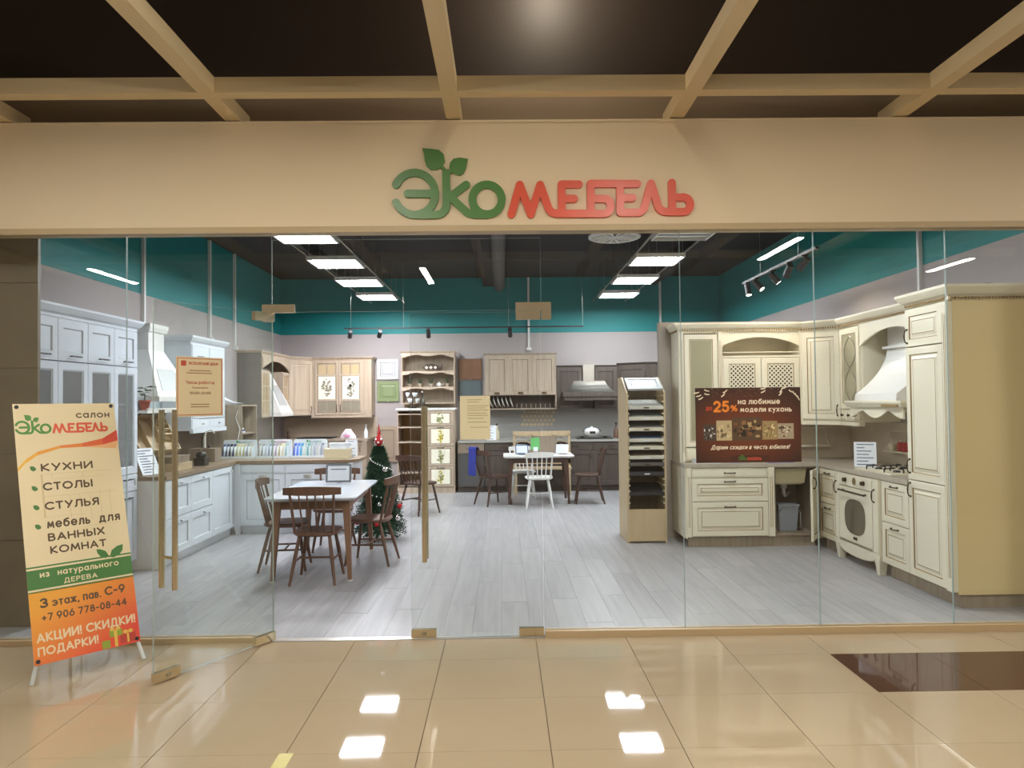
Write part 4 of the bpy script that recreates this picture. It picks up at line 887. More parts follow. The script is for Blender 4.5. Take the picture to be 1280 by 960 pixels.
t = thing('lantern_vase', 'dark glass decanter standing on the dresser top', 'vase', (-1.42, 13.05, 1.477)); MB().lathe([(.045, 0), (.05, .03), (.05, .12), (.02, .17), (.016, .24), (.024, .26)], (0, 0, 0), 14).build('vase_body', mat('smoked_glass', '#3c3730', .1), t); MB().sphere((0, 0, .28), .018, 8).build('stopper', m_chrome, t)
t = thing('cup_tree', 'wire stand of glass cups on the dresser top', 'cup stand', (-1.6, 13.1, 1.477)); MB().cyl((0, 0, 0), (0, 0, .012), .07).cyl((0, 0, 0), (0, 0, .3), .006).build('stand', m_dark, t)
for k in range(6):
    a = k*PI/3; z = .1+.1*(k % 2); MB().lathe([(.02, 0), (.035, .04), (.037, .07), (.034, .07), (.018, .005)], (.085*math.cos(a), .085*math.sin(a), z), 12).build('glass_cup', m_acr, t)

# ================================================================== TAUPE AND DARK KITCHENS (back right)
OA = (m_oak, m_oakg); WE = (m_wenge, m_wengeg); TA = (m_taupe, m_wengeg)
c = thing('dishwasher_cabinet', 'taupe base unit with drawer over a dark integrated dishwasher front', 'cabinet', (-.8, 12.95, 0))
body(c, .46, .76, .6, .1, m_taupe); front(c, 'drawer', 'slab', 0, .46, .68, .855, TA, ('bowh', .5, .5, m_steel)); front(c, 'door', 'slab', 0, .46, .105, .675, (mat('dark_grey_front', '#4b4a4a', .35), m_wengeg)); plinth(c, 0, .46, m_wenge)
c = thing('wall_cabinet', 'limed oak three-door wall cabinet with plate rack below', 'cabinet', (-.33, 13.24, 1.43))
body(c, 1.28, .72, .35, .25, m_oak); cornice(c, [(0, .35), (0, 0), (1.28, 0), (1.28, .35)], .97, m_oak, .35)
for k in range(3): front(c, 'door', 'shaker', .01+.42*k, .01+.42*(k+1), .255, .965, OA, ('cup', .5, .05, m_bronze))
BX('rack_side', m_oak, c, 0, .018, 0, .35, 0, .25); BX('rack_side', m_oak, c, 1.262, 1.28, 0, .35, 0, .25); BX('rack_board', m_oak, c, .018, 1.262, 0, .35, 0, .018); BX('rack_back', m_wenge, c, .018, 1.262, .33, .345, .018, .25)
mb = MB()
for i in range(14): mb.cyl((.06+.085*i, .03, .018), (.06+.085*i, .03, .1), .005, n=6)
mb.build('peg_rail', m_oak, c)['kind'] = 'stuff'
for k in range(6):
    t = thing('plate', 'white plate standing in the plate rack under the oak wall cabinet', 'plate', (-.24+.075*k, 13.4, 1.565), 0, 'plates in the plate rack', (0, math.radians(72), 0))
    MB().lathe([(.05, -.004), (.055, 0), (.105, .012), (.105, .016), (.05, .003)], (0, 0, 0), 18).build('dish', m_wpaint, t); MB().lathe([(.03, -.007), (.05, -.004)], (0, 0, 0), 18).build('foot_ring', m_wpaint, t)
XD = [(-.33, .3), (.3, .93), (.93, 1.56), (1.56, 2.2), (2.2, 2.8)]
for (a, b), lab in zip(XD, ('dark brown base cabinet beside the taupe dishwasher unit', 'dark brown base cabinet behind the white chairs', 'dark brown base cabinet behind the right-hand dark chair', 'dark brown base cabinet below the gas hob', 'dark brown base cabinet behind the display rack')):
    c = thing('base_cabinet', lab, 'cabinet', (a, 12.95, 0)); body(c, b-a, .75, .6, .1, m_wenge); plinth(c, 0, b-a, m_wenge)
    front(c, 'drawer', 'slab', 0, b-a, .72, .845, WE, ('bowh', .5, .5, m_bronze)); front(c, 'door', 'shaker', 0, b-a, .105, .715, WE, ('bow', .92, .85, m_bronze))
tag(MB().box(-.8, 2.82, 12.91, 13.59, .862, .9).build('worktop', m_greytop), 'grey worktop of the dark brown kitchen', 'worktop')
tag(MB().box(-.33, 2.82, 13.588, 13.598, .9, 1.43).build('backsplash_panel', m_gsplash), 'grey glass backsplash above the grey worktop', 'backsplash')
mosaic = thing('mosaic_panel', 'diamond tile panel on the grey backsplash', 'tile panel', (.3, 13.586, 1.1))
mm = MB().prism([(0, -.035), (.035, 0), (0, .035), (-.035, 0)], 'y', -.006, 0).mesh('tile', m_birch)
for i in range(8):
    for j in range(4): link('tile', mm, mosaic, (.05+.075*i+(.0375 if j % 2 else 0), 0, .05+.075*j))
# dark upper panels and hood
c = thing('wall_cabinet', 'dark brown panelled wall unit left of the steel hood chimney', 'cabinet', (.955, 13.3, 1.43)); body(c, .46, .74, .29, 0, m_wenge)
front(c, 'door', 'shaker', 0, .46, 0, .74, WE); mb = MB()
for i in range(6): mb.box(.09+.05*i, .094+.05*i, -.014, -.01, .09, .65)
mb.build('bead_groove', m_wengeg, c)['kind'] = 'stuff'; cornice(c, [(0, 0), (.46, 0)], .74, m_wenge, .4)
c = thing('wall_cabinet', 'dark brown panelled wall unit right of the steel hood chimney', 'cabinet', (1.64, 13.3, 1.43)); body(c, .4, .74, .29, 0, m_wenge); front(c, 'door', 'shaker', 0, .4, 0, .74, WE); cornice(c, [(0, 0), (.4, 0)], .74, m_wenge, .4)
c = poly_cab('corner_wall_cabinet', 'dark brown angled corner wall cabinet behind the display rack', [(2.045, 13.3), (2.5, 12.95), (3.2, 12.95), (3.2, 13.59), (2.045, 13.59)], 1.43, 2.2, m_wenge)
L = math.hypot(.455, .35); d = front(c, 'door', 'shaker', 0, L, .01, .76, WE, ('knob', .1, .1, m_bronze)); d.rotation_euler = (0, 0, math.atan2(-.35, .455)); d.location = (.004, -.004, .01)
cornice(c, [(0, 0), (.455, -.35), (1.1, -.35)], .77, m_wenge, .4)
h = thing('steel_hood', 'dark wood framed hood with curved steel canopy and chimney', 'hood', (1.53, 13.28, 1.58))
MB().sweep([(0, 0), (.03, 0), (.03, .05), (.05, .07), (.05, .15), (0, .15)], [(-.43, .28), (-.43, -.3), (.43, -.3), (.43, .28)]).box(-.43, .43, -.3, .28, 0, .15).build('mantel', m_wenge, h)
mb = MB(); mb.loft([[(-a, -b, z), (a, -b, z), (a, .25, z), (-a, .25, z)] for a, b, z in ((.42, .3, .15), (.36, .24, .2), (.31, .17, .27), (.28, .12, .33), (.27, .12, .345))]); mb.build('canopy', m_steel, h)
BX('chimney', m_steel, h, -.1, .1, -.02, .2, .345, .64); BX('rear_board', m_wenge, h, -.112, .105, .25, .3, -.15, .6)
hb = thing('gas_hob', 'black gas hob on the grey worktop', 'hob', (1.6, 13.2, .901)); BX('plate', m_black, hb, -.32, .32, -.22, .22, 0, .012)
for x in (-.2, .2): MB().cyl((x-.1, 0, .04), (x+.1, 0, .04), .006).cyl((x, -.1, .04), (x, .1, .04), .006).cyl((x, 0, .012), (x, 0, .035), .04).build('grate', m_dark, hb)
pt = thing('cooking_pot', 'white enamel pot with lid standing on the black gas hob', 'pot', (1.56, 13.15, .955)); MB().lathe([(.1, 0), (.13, .03), (.135, .08), (.12, .1)], (0, 0, 0), 20).build('pot_body', m_wpaint, pt); MB().lathe([(.125, .1), (.09, .13), (.02, .145), (.015, .165)], (0, 0, 0), 20).build('lid', m_acr, pt)
for s in (-1, 1): MB().tube([(s*.12, -.03, .08), (s*.165, -.02, .085), (s*.165, .02, .085), (s*.12, .03, .08)], .006).build('handle', m_dark, pt)
MB().box(-.05, .05, -.138, -.13, .04, .08).build('emblem', m_black, pt)
for k, (x, nm, lab) in enumerate(((-.12, 'oil_bottle', 'pale glass bottle on the grey worktop'), (2.0, 'oil_bottle', 'brown glass bottle beside the gas hob'))):
    t = thing(nm, lab, 'bottle', (x, 13.2, .901)); MB().lathe([(.04, 0), (.045, .02), (.045, .13), (.015, .19), (.015, .25)], (0, 0, 0), 14).build('bottle_body', m_cream if k == 0 else m_walnut, t); MB().lathe([(.018, .25), (.018, .28)], (0, 0, 0), 10).build('cap', m_dark, t)
card('price_card', 'white price card standing on the grey worktop', (-.3, 13.0, .901), (-.2, 0, 0), .17, .26, lines=5)
t = thing('label_plate', 'small white label hanging on the dark brown base cabinet', 'label', (.22, 12.9, .78)); BX('plate', m_paper, t, 0, .16, -.004, 0, 0, .05); BX('print', m_ink, t, .02, .12, -.005, -.004, .02, .03)
# ================================================================== CHAIRS AND TABLES
def make_chair(name, label, m, group=None, crest_w=.5, nsp=4, hgt=.86):
    """spindle-back chair, sitter looks along +y"""
    t = thing(name, label, 'chair', (0, 0, 0), 0, group)
    # seat: rounded trapezium, dished edge
    out = []
    for i in range(28):
        a = 2*PI*i/28; c, s = math.cos(a), math.sin(a)
        x = math.copysign(abs(c)**.6, c); y = math.copysign(abs(s)**.6, s)
        out.append((x*(.205+.02*y), y*.205))
    mb = MB(); mb.loft([[(x*k, y*k, z) for x, y in out] for k, z in ((.9, .415), (1, .428), (1, .445), (.94, .452))]); mb.build('seat', m, t)
    for sx in (-1, 1):
        for sy in (-1, 1):
            top = Vector((sx*.13, sy*.13, .42)); bot = Vector((sx*.195, sy*(.235 if sy < 0 else .2), 0))
            MB().cyl(bot, bot.lerp(top, .55), .0115, .018, 10).cyl(bot.lerp(top, .55), top, .018, .0145, 10).build('leg', m, t)
    for sx in (-1, 1): MB().cyl((sx*.16, -.18, .2), (sx*.16, .165, .2), .009, n=8).build('stretcher', m, t)
    MB().cyl((-.16, 0, .2), (.16, 0, .2), .009, n=8).build('cross_stretcher', m, t)
    zc = hgt-.045; yb = lambda x: -.245-.03+.16*(x/.25)**2*.35
    for sx in (-1, 1):
        b = Vector((sx*.165, -.15, .445)); e = Vector((sx*.19, yb(.19), zc)); d = Vector((.013, .004, 0))
        MB().cyl(b, e, .014, .0115, 10).build('back_post', m, t)
    for i in range(nsp):
        u = (i+1)/(nsp+1)*2-1
        MB().cyl((u*.15, -.165, .445), (u*.18, yb(u*.18), zc), .009, .007, 8).build('spindle', m, t)
    n = 12; secs = []
    for i in range(n+1):
        u = i/n*2-1; x = u*crest_w/2; y = yb(x)+.0; hh = .04-.008*u*u; z = hgt-.04+.006*(1-u*u)
        secs.append([(x, y-.011, z-hh), (x, y+.011, z-hh), (x, y+.009, z+hh*.9), (x, y-.009, z+hh*.9)])
    MB().loft(secs).build('crest_rail', m, t)
    return t
def face(dx, dy): return math.atan2(-dx, dy)      # rotation that turns +y towards (dx, dy)
ch = make_chair('spindle_chair', 'walnut spindle chair with its back to the glass at the white-topped table', m_walnut)
ch.location = (-1.68, 6.72, 0); ch.rotation_euler = (0, 0, math.radians(2))
dup(ch, (-2.1, 7.22, 0), face(1, .12), 'walnut spindle chair on the peninsula corner side of the white-topped table')
dup(ch, (-1.33, 7.42, 0), face(-1, .12), 'walnut spindle chair in front of the fir tree at the white-topped table')
dup(ch, (-1.85, 8.12, 0), face(.05, -1), 'walnut spindle chair between the white-topped table and the white peninsula')
dk = make_chair('spindle_chair', 'dark walnut chair between the fir tree and the dresser', m_walnutd, hgt=.84)
dk.location = (-1.2, 10.6, 0); dk.rotation_euler = (0, 0, face(.6, .8))
dup(dk, (-.16, 11.42, 0), face(.85, .55), 'dark walnut chair with a blue cloth over its back at the far table')
dup(dk, (1.3, 11.5, 0), face(-1, .05), 'dark walnut chair at the far table, its back towards the display rack')
wc = make_chair('spindle_chair', 'white spindle chair with its back to the glass at the far table', m_wpaint, hgt=.83, crest_w=.42)
wc.location = (.52, 11.12, 0); wc.rotation_euler = (0, 0, 0)
dup(wc, (.3, 12.16, 0), face(.05, -1), 'white spindle chair on the far side of the far table')
cl_ = thing('blue_cloth', 'royal blue cloth hanging over the back of a dark chair', 'cloth', (-.16, 11.42, 0), face(.85, .55))
mb = MB(); secs = []
for yy, z in ((-.31, .46), (-.308, .6), (-.304, .75), (-.3, .86), (-.292, .885), (-.255, .885), (-.243, .86), (-.235, .75)):
    secs.append([(-.23+.012*math.sin(z*20), yy-.003, z), (-.02+.012*math.cos(z*17), yy-.003, z), (-.02, yy+.003, z+.001), (-.23, yy+.003, z+.001)])
mb.loft(secs); mb.build('drape', m_blue, cl_); BX('hem', m_blue, cl_, -.225, -.025, -.315, -.306, .452, .47)
def table(name, label, loc, rz, L, W, hgt, mt, ml, rad=.09):
    t = thing(name, label, 'table', loc, rz); out = []
    for cx, cy, a0 in ((W/2-rad, L/2-rad, 0), (-W/2+rad, L/2-rad, 90), (-W/2+rad, -L/2+rad, 180), (W/2-rad, -L/2+rad, 270)):
        out += arc(cx, cy, rad, rad, a0, a0+90, 5)
    MB().loft([[(x*k, y*k, z) for x, y in out] for k, z in ((.965, hgt-.028), (1, hgt-.01), (1, hgt))]).build('table_top', mt, t)
    x, y = W/2-.1, L/2-.12
    MB().box(-x, x, -y-.01, -y+.01, hgt-.11, hgt-.028).build('apron', ml, t); MB().box(-x, x, y-.01, y+.01, hgt-.11, hgt-.028).build('apron', ml, t)
    for s in (-1, 1): MB().box(s*x-.01, s*x+.01, -y+.01, y-.01, hgt-.11, hgt-.028).build('apron', ml, t)
    for sx in (-1, 1):
        for sy in (-1, 1):
            b = (sx*(x+.03), sy*(y+.035)); p = (sx*(x-.005), sy*(y-.005)); q = lambda c, z, r: [(c[0]-r, c[1]-r, z), (c[0]+r, c[1]-r, z), (c[0]+r, c[1]+r, z), (c[0]-r, c[1]+r, z)]
            o = MB().hexa(q(b, .008, .017), q(p, hgt-.03, .032)).build('leg', ml, t); MB().hexa(q(b, 0, .018), q(b, .012, .018)).build('felt_pad', m_wpaint, o)
    return t
m_ttop = mat('white_table_top', '#c2c8ce', .18)
table('dining_table', 'white-topped dining table on tapered walnut legs near the door', (-1.745, 7.33, 0), math.radians(2), 1.52, .82, .745, m_ttop, mat('light_walnut', '#876650', .42, noise=.6, col2='#6d4f3c', scale=(18, 18, 3)))
table('dining_table', 'white-topped table with dark legs in front of the dark brown kitchen', (.53, 11.62, 0), PI/2, 1.08, .78, .745, m_wpaint, m_walnutd, .04)
fr = thing('tabletop_frame', 'framed notice standing on the near dining table', 'frame', (-1.72, 7.75, .758), 0, None, (-.16, 0, .05))
BX('frame', mat('grey_frame', '#6d7076', .4), fr, -.13, .13, -.008, .008, 0, .19); BX('sheet', m_paper, fr, -.11, .11, -.0095, -.008, .02, .17); BX('print', m_ink, fr, -.08, .08, -.0105, -.0095, .13, .14); BX('strut', m_dark, fr, -.02, .02, .008, .06, 0, .1)
for k, (x, y, lab) in enumerate(((.28, 11.5, 'blue-edged framed card on the far white table'), (.9, 11.52, 'white folded card on the far white table'))):
    t = thing('tabletop_frame', lab, 'frame', (x, y, .765), 0, None, (-.25, 0, .1-.5*k)); BX('frame', mat('blue_frame', '#4a6a90', .4) if k == 0 else m_paper, t, -.1, .1, -.006, .006, 0, .14); BX('sheet', m_paper, t, -.085, .085, -.0075, -.006, .015, .125); BX('strut', m_paper, t, -.06, .06, .006, .07, 0, .012)
t = thing('brochure_board', 'green and brown brochure board on the far white table', 'board', (.42, 11.8, .747), 0, None, (-.1, 0, 0)); BX('board', m_taupe, t, 0, .42, 0, .012, 0, .27); BX('green_leaflet', mat('leaflet_green', '#5fae62', .5), t, .01, .15, -.004, 0, .06, .25); BX('white_leaflet', m_paper, t, .05, .12, -.006, -.004, .03, .1)
# bench with carved back, far side of the far table
t = thing('corner_bench', 'pale oak bench with carved diamond back behind the far table', 'bench', (.16, 12.72, 0))
BX('back_rail', m_birch, t, 0, .98, 0, .03, .98, 1.06); BX('lower_rail', m_birch, t, 0, .98, 0, .03, .5, .6); BX('centre_board', m_taupe, t, .33, .66, -.006, .02, .6, .98)
for x in (0, .3, .66, .94): BX('post', m_birch, t, x, x+.04, .0, .034, 0 if x in (0, .94) else .6, 1.0)
for x0, x1 in ((.04, .3), (.7, .94)):
    for k in range(5):
        z = .62+.075*k; MB().prism([(x0, z), ((x0+x1)/2, z+.06), (x1, z), (x1, z+.016), ((x0+x1)/2, z+.076), (x0, z+.016)], 'y', .006, .022).build('carved_slat', m_birch, t)
BX('seat', m_birch, t, 0, .98, -.18, -.001, .42, .46)
for x in (.02, .92): BX('leg', m_birch, t, x, x+.04, -.18, -.14, 0, .42)

# ================================================================== FIR TREE
tr = thing('fir_tree', 'small decorated artificial fir tree beside the dining table', 'tree', (-1.45, 8.66, 0))
m_fir = mat('fir_green', '#3a5a40', .7, noise=.6, col2='#22382b', scale=(30, 30, 30))
MB().cyl((0, 0, .05), (0, 0, 1.05), .018, .008).build('trunk', m_walnutd, tr)
for k in range(3): a = k*2.1+.4; MB().cyl((0, 0, .1), (.22*math.cos(a), .22*math.sin(a), .012), .012).build('stand_foot', m_dark, tr)
random.seed(11); mb = MB()
for i in range(620):
    u = (i+.5)/620; z = .17+.91*u; R = .29*(1-u)**.8+.045; a = i*2.39996; r = R*(.75+.3*random.random()); dz = -.09*(1-u)-.02
    p0 = Vector((0, 0, z)); p1 = Vector((r*math.cos(a), r*math.sin(a), z+dz)); d = (p1-p0).normalized(); s = d.cross(Vector((0, 0, 1))).normalized(); up_ = s.cross(d)
    for k in range(9):
        c = p0.lerp(p1, .2+.8*(k+.5)/9); l = .055*(1-.3*k/9)
        for q in range(5):
            b = q*1.257+k; n_ = (s*math.cos(b)+up_*math.sin(b)+d*.7).normalized(); e = c+n_*l; w_ = d.cross(n_).normalized()*.006
            mb.add([c-w_, c+w_, e], [(0, 1, 2)])
f = mb.build('foliage', m_fir, tr); f['kind'] = 'stuff'
def on_tree(u, a, k=1.0): R = (.3*(1-u)**.85+.05)*k; return (R*math.cos(a), R*math.sin(a), .2+.88*u-.07*(1-u))
for i, (u, a, r, m) in enumerate(((.72, -1.0, .034, m_chrome), (.15, -.7, .035, m_chrome), (.28, -.45, .03, m_red), (.12, -2.3, .036, m_red), (.45, -1.9, .026, m_chrome), (.1, -1.5, .028, m_red), (.55, -.9, .02, m_chrome), (.32, -1.4, .024, m_chrome), (.5, -2.6, .028, m_red))):
    p = on_tree(u, a); o = MB().sphere(p, r, 10).build('bauble', m, tr); MB().cyl((p[0], p[1], p[2]+r*.95), (p[0], p[1], p[2]+r*1.25), r*.25, n=8).build('cap', m_gold, o)
m_bead = mat('pearl_bead', '#e8e6e0', .2); mb = MB()
for i in range(60): u = .85-.75*i/60; mb.sphere(on_tree(u, -2.6+i*.21, 1.0), .0085, 5)
mb.build('bead_garland', m_bead, tr)['kind'] = 'stuff'
fi = MB().lathe([(.012, 1.05), (.02, 1.08), (.045, 1.11), (.05, 1.14), (.035, 1.18), (.016, 1.2), (.022, 1.22), (.014, 1.25), (.003, 1.33)], (0, 0, 0), 14).build('finial', m_red, tr)
for k in range(8): a = k*PI/4; MB().sphere((.044*math.cos(a), .044*math.sin(a), 1.12+.035*(k % 2)), .013, 6).build('finial_spot', m_wpaint, fi)

# ================================================================== SAMPLE RACK
rk = thing('display_rack', 'tall birch display rack with sloping side tops', 'rack', (1.36, 8.2, 0))
W = .432; side = [(0, 0), (.6, 0), (.6, 1.84), (.34, 1.84), (.0, 1.66)]
for x in (0, W-.018):
    MB().prism(side, 'x', x, x+.018).build('side_panel', m_birch, rk)
BX('front_board', m_birch, rk, .018, W-.018, .01, .03, .02, .37); BX('back_board', m_taupe, rk, .018, W-.018, .4, .418, .02, 1.825); BX('floor_board', m_birch, rk, .018, W-.018, .03, .4, .02, .04)
for i in range(19):
    z = .43+.066*i; 
    for x in (.018, W-.034): BX('runner', m_cream, rk, x, x+.016, .012, .38, z, z+.014)
cols = [('#242329', '#2b2a2e', 'broad black', .53), ('#2a282c', '#3a383c', 'charcoal', .75), ('#2f2d33', '#5a5552', 'dark graphite', .855), ('#7c6b60', '#c9c5b4', 'taupe brown', .93), ('#cfc9b2', '#d8d2bd', 'cream', 1.035), ('#4b5f7d', '#cfcab8', 'slate blue', 1.12), ('#8a8780', '#cdc6b2', 'mid grey', 1.24), ('#8f948f', '#cfc9b8', 'sage grey', 1.36), ('#a3a49c', '#c9c6b8', 'pale stone grey', 1.48)]
for k, (cc, ce, nm, z) in enumerate(cols):
    t = thing('sample_board', nm+' sample board lying tilted on the runners of the birch rack', 'sample board', (1.36+.02, 8.205, z+.004), 0, 'sample boards in the birch rack', (math.radians(13), 0, 0))
    m = mat('board_'+nm.replace(' ', '_'), cc, .4); BX('board', m, t, .004, W-.044, .004, .34, 0, .022); BX('field', m, t, .06, W-.1, .05, .3, .022, .026); BX('edge_strip', mat('edge_'+ce, ce, .5), t, .004, W-.044, -.008, .004, -.008, .03); BX('tab', m_paper if k % 2 else m_bronze, t, .17, .23, -.011, -.008, .003, .016)
t = thing('sample_board', 'white panelled sample board on the sloping top of the birch rack', 'sample board', (1.36+.022, 8.2, 1.685), 0, 'sample boards in the birch rack', (math.radians(-65), 0, 0))
link('panel', front_mesh('raised_s', W-.046, .3, (mat('pale_grey_lacquer', '#b4b7ba', .5), m_wpatina)), t); BX('backing', m_paper, t, .01, W-.056, 0, .006, .01, .29)

# ================================================================== CEILING THINGS IN THE SHOP
m_led = emis('cool_led', (.90, .94, 1.0, 1), PANEL_E*1.35); m_off = mat('unlit_diffuser', '#d9dcdf', .4)
def panel(x, y, lit, label):
    t = thing('ceiling_panel_light', label, 'lamp', (x, y, 3.3), 0, 'panel lights in the shop ceiling')
    mb = MB(); mb.box(-.3, .3, -.3, -.28, 0, .05); mb.box(-.3, .3, .28, .3, 0, .05); mb.box(-.3, -.28, -.28, .28, 0, .05); mb.box(.28, .3, -.28, .28, 0, .05); 
    mb.build('frame', m_wpaint, t); BX('tray', mat('grey_tray', '#6f7174', .5), t, -.28, .28, -.28, .28, .032, .05)
    for k in range(4): BX('tube' if lit else 'louvre', m_led if lit else m_off, t, -.275, .275, -.262+.137*k, -.262+.137*k+.075, .022, .03)
    for sx in (-1, 1):
        for sy in (-1, 1): MB().cyl((sx*.27, sy*.27, .05), (sx*.27, sy*.27, Z_CEIL-3.3), .003, n=6).build('hanger', m_steel, t)
for y in (6.2, 7.7, 9.2, 10.7, 12.2):  # frontmost panel is added behind the fascia to brighten the ivory kitchen
    panel(1.92, y, y != 7.7, 'lit four-strip panel light in the row over the display rack (front one added unseen)' if y != 7.7 else 'unlit ceiling panel near the round air diffuser')
    if y > 7: panel(-2.05, y, True, 'lit four-strip panel light in the row over the walnut dining table')
for x, lab in ((1.92, 'pair of slim rails carrying the panel lights over the display rack'), (-2.05, 'pair of slim rails carrying the panel lights over the dining table')):
    t = thing('lighting_rail', lab, 'rail', (x, 10.3, 3.352))
    for s in (-1, 1): BX('rail', m_steel, t, s*.29-.008, s*.29+.008, -4.6, 3.0, 0, .02)
df = thing('air_diffuser', 'round white slotted air diffuser in the dark ceiling', 'vent', (1.3, 8.5, 3.45))
MB().lathe([(.3, .02), (.3, .0), (.27, -.012), (.255, 0), (.255, .02)], (0, 0, 0), 28).build('ring', m_wpaint, df); MB().cyl((0, 0, 0), (0, 0, .02), .05, n=16).build('hub', m_wpaint, df); MB().cyl((0, 0, .02), (0, 0, .39), .24, n=20).build('duct', mat('grey_duct', '#55514e', .6), df)
for k in range(16): a = k*PI/8; MB().prism([(.05*math.cos(a), .05*math.sin(a)), (.26*math.cos(a), .26*math.sin(a)), (.26*math.cos(a+.14), .26*math.sin(a+.14)), (.05*math.cos(a+.3), .05*math.sin(a+.3))], 'z', -.004, .008).build('blade', m_wpaint, df)
def spot(t, x, y, z, aim, mt=m_dark, W=None, size=.075):
    d = Vector(aim).normalized(); p = Vector((x, y, z-.07))
    o = MB().cyl((x, y, z), (x, y, z-.06), .012, n=8).box(x-.03, x+.03, y-.015, y+.015, z-.012, z+.004).build('spot_bracket', mt, t)
    MB().cyl(p-d*.05, p+d*.09, .034, .036, 14).build('spot_head', mt, t)
    MB().cyl(p+d*.09, p+d*.0905, .03, n=12).build('spot_lens', emis('warm_lens', (1, .86, .68, 1), 6), o)
    if W:
        l = bpy.data.lights.new('spot_light', 'SPOT'); l.energy = W; l.color = (1, .86, .70); l.spot_size = math.radians(size*1000); l.spot_blend = .6; l.shadow_soft_size = .03
        lo = link('spot_light', l, t, tuple(p+d*.1)); lo.rotation_euler = d.to_track_quat('-Z', 'Y').to_euler()
tk = thing('track_light', 'black track with small spots hanging before the back wall', 'track light', (0, 12.0, 2.78))
BX('track', m_dark, tk, -2.56, 1.31, -.012, .012, -.01, .012)
for x in (-2.45, -1.6, 0.1, 1.3): MB().cyl((x, 0, .012), (x, 0, Z_CEIL-2.78), .0025, n=6).build('hanger', m_steel, tk)
for x, aim in ((-2.46, (-.25, .8, -.62)), (-1.98, (-.3, .8, -.6)), (-1.2, (-.05, .75, -.75)), (.12, (.05, .75, -.75))): spot(tk, x, 0, -.01, aim, m_dark, SPOT_W, .085)
tk = thing('track_light', 'black track with five large spots hanging before the ivory kitchen', 'track light', (2.98, 8.0, 3.0))
BX('track', m_dark, tk, -.018, .018, -1.05, 1.1, -.012, .015)
for y in (-.6, .5): MB().cyl((0, y, .015), (0, y, Z_CEIL-3.0), .0025, n=6).build('hanger', m_steel, tk)
for y, aim in ((.95, (.05, -.3, -.95)), (.62, (.5, -.45, -.74)), (.1, (.6, -.15, -.78)), (-.35, (-.1, .66, -.75)), (-.75, (-.35, .66, -.66))): spot(tk, 0, y, -.012, aim, m_dark, SPOT_W*2.2, .095)
for x, y, z0, lab in ((XR-.02, 7.0, 2.44, 'white cable duct down the right teal wall'), (.48, YB-.02, 2.56, 'white cable duct ending in a socket above the oak wall cabinet'), (XL+.02, 8.37, 2.5, 'white cable duct above the slanted white hood'), (XL+.02, 10.25, 2.5, 'white cable duct above the pale blue sample door'), (XL+.02, 11.2, 2.45, 'white cable duct beside the arched ash canopy'), (2.9, YB-.02, 2.3, 'white cable duct on the back wall beside the partition')):
    t = thing('cable_duct', lab, 'cable duct', (x, y, z0)); BX('trunking', m_wpaint, t, -.018, .018, -.018, .018, 0, Z_CEIL-z0-.005); BX('socket', m_wpaint, t, -.045, .045, -.02, .018, -.05, 0)
# ================================================================== PRINTED THINGS
def quad(parent, name, m, pts, y): return MB().prism(pts, 'y', y-.0004, y).build(name, m, parent)
# --- X-stand banner (0.576 x 1.536 m), leaning back
TL, TR, BL = Vector((-2.963, 4.517, 1.598)), Vector((-2.578, 4.945, 1.598)), Vector((-2.647, 4.233, .123))
ux = (TR-TL).normalized(); uz = (TL-BL).normalized(); uy = uz.cross(ux)
bn = thing('banner_stand', 'cream and orange shop banner on an X-stand before the glass', 'banner', (0, 0, 0))
M = Matrix(((ux.x, uy.x, uz.x, BL.x), (ux.y, uy.y, uz.y, BL.y), (ux.z, uy.z, uz.z, BL.z), (0, 0, 0, 1)))
bn.matrix_world = M; BW, BH = (TR-TL).length, (TL-BL).length
X = lambda u: u*BW
Z = lambda v: (1-v)*BH
sheet_m = mat('cream_vinyl', '#d9c8a2', .5); gband = mat('banner_green', '#3f7233', .5); brown = mat('banner_brown', '#54402a', .5)
m_or = bpy.data.materials.new('orange_gradient_print'); m_or.use_nodes = True; nt = m_or.node_tree; b = nt.nodes['Principled BSDF']; b.inputs['Roughness'].default_value = .5
tc = nt.nodes.new('ShaderNodeTexCoord'); sp = nt.nodes.new('ShaderNodeSeparateXYZ'); nt.links.new(tc.outputs['Generated'], sp.inputs[0])
ad = nt.nodes.new('ShaderNodeMath'); ad.operation = 'MULTIPLY_ADD'; ad.inputs[1].default_value = .45; nt.links.new(sp.outputs[0], ad.inputs[0])
iv = nt.nodes.new('ShaderNodeMath'); iv.operation = 'MULTIPLY_ADD'; iv.inputs[1].default_value = -.55; iv.inputs[2].default_value = .55; nt.links.new(sp.outputs[2], iv.inputs[0]); nt.links.new(iv.outputs[0], ad.inputs[2])
rp = nt.nodes.new('ShaderNodeValToRGB'); rp.color_ramp.elements[0].color = srgb('#dd9a2c'); rp.color_ramp.elements[1].color = srgb('#d8452f'); rp.color_ramp.elements[0].position = .15; rp.color_ramp.elements[1].position = .85
nt.links.new(ad.outputs[0], rp.inputs[0]); nt.links.new(rp.outputs[0], b.inputs['Base Color'])
sh = MB().box(0, BW, 0, .002, 0, BH).build('vinyl_sheet', sheet_m, bn)
R = lambda n, m, u0, u1, v0, v1, y=-.0002: quad(sh, n, m, [(X(u0), Z(v1)), (X(u1), Z(v1)), (X(u1), Z(v0)), (X(u0), Z(v0))], y)
R('orange_field', m_or, 0, 1, .738, 1); R('green_band', gband, 0, 1, .655, .728)
for v in (.642, .735): R('green_line', gband, 0, 1, v, v+.006)
def T_(s, u0, u1, vb, vt, m, bold=.02, shear=0): return text('lettering', s, m, sh, X(u0), Z(vb), (vb-vt)*BH, X(u1)-X(u0), bold=bold, mx=-.0006)
T_('салон', .593, .939, .063, .034, brown)
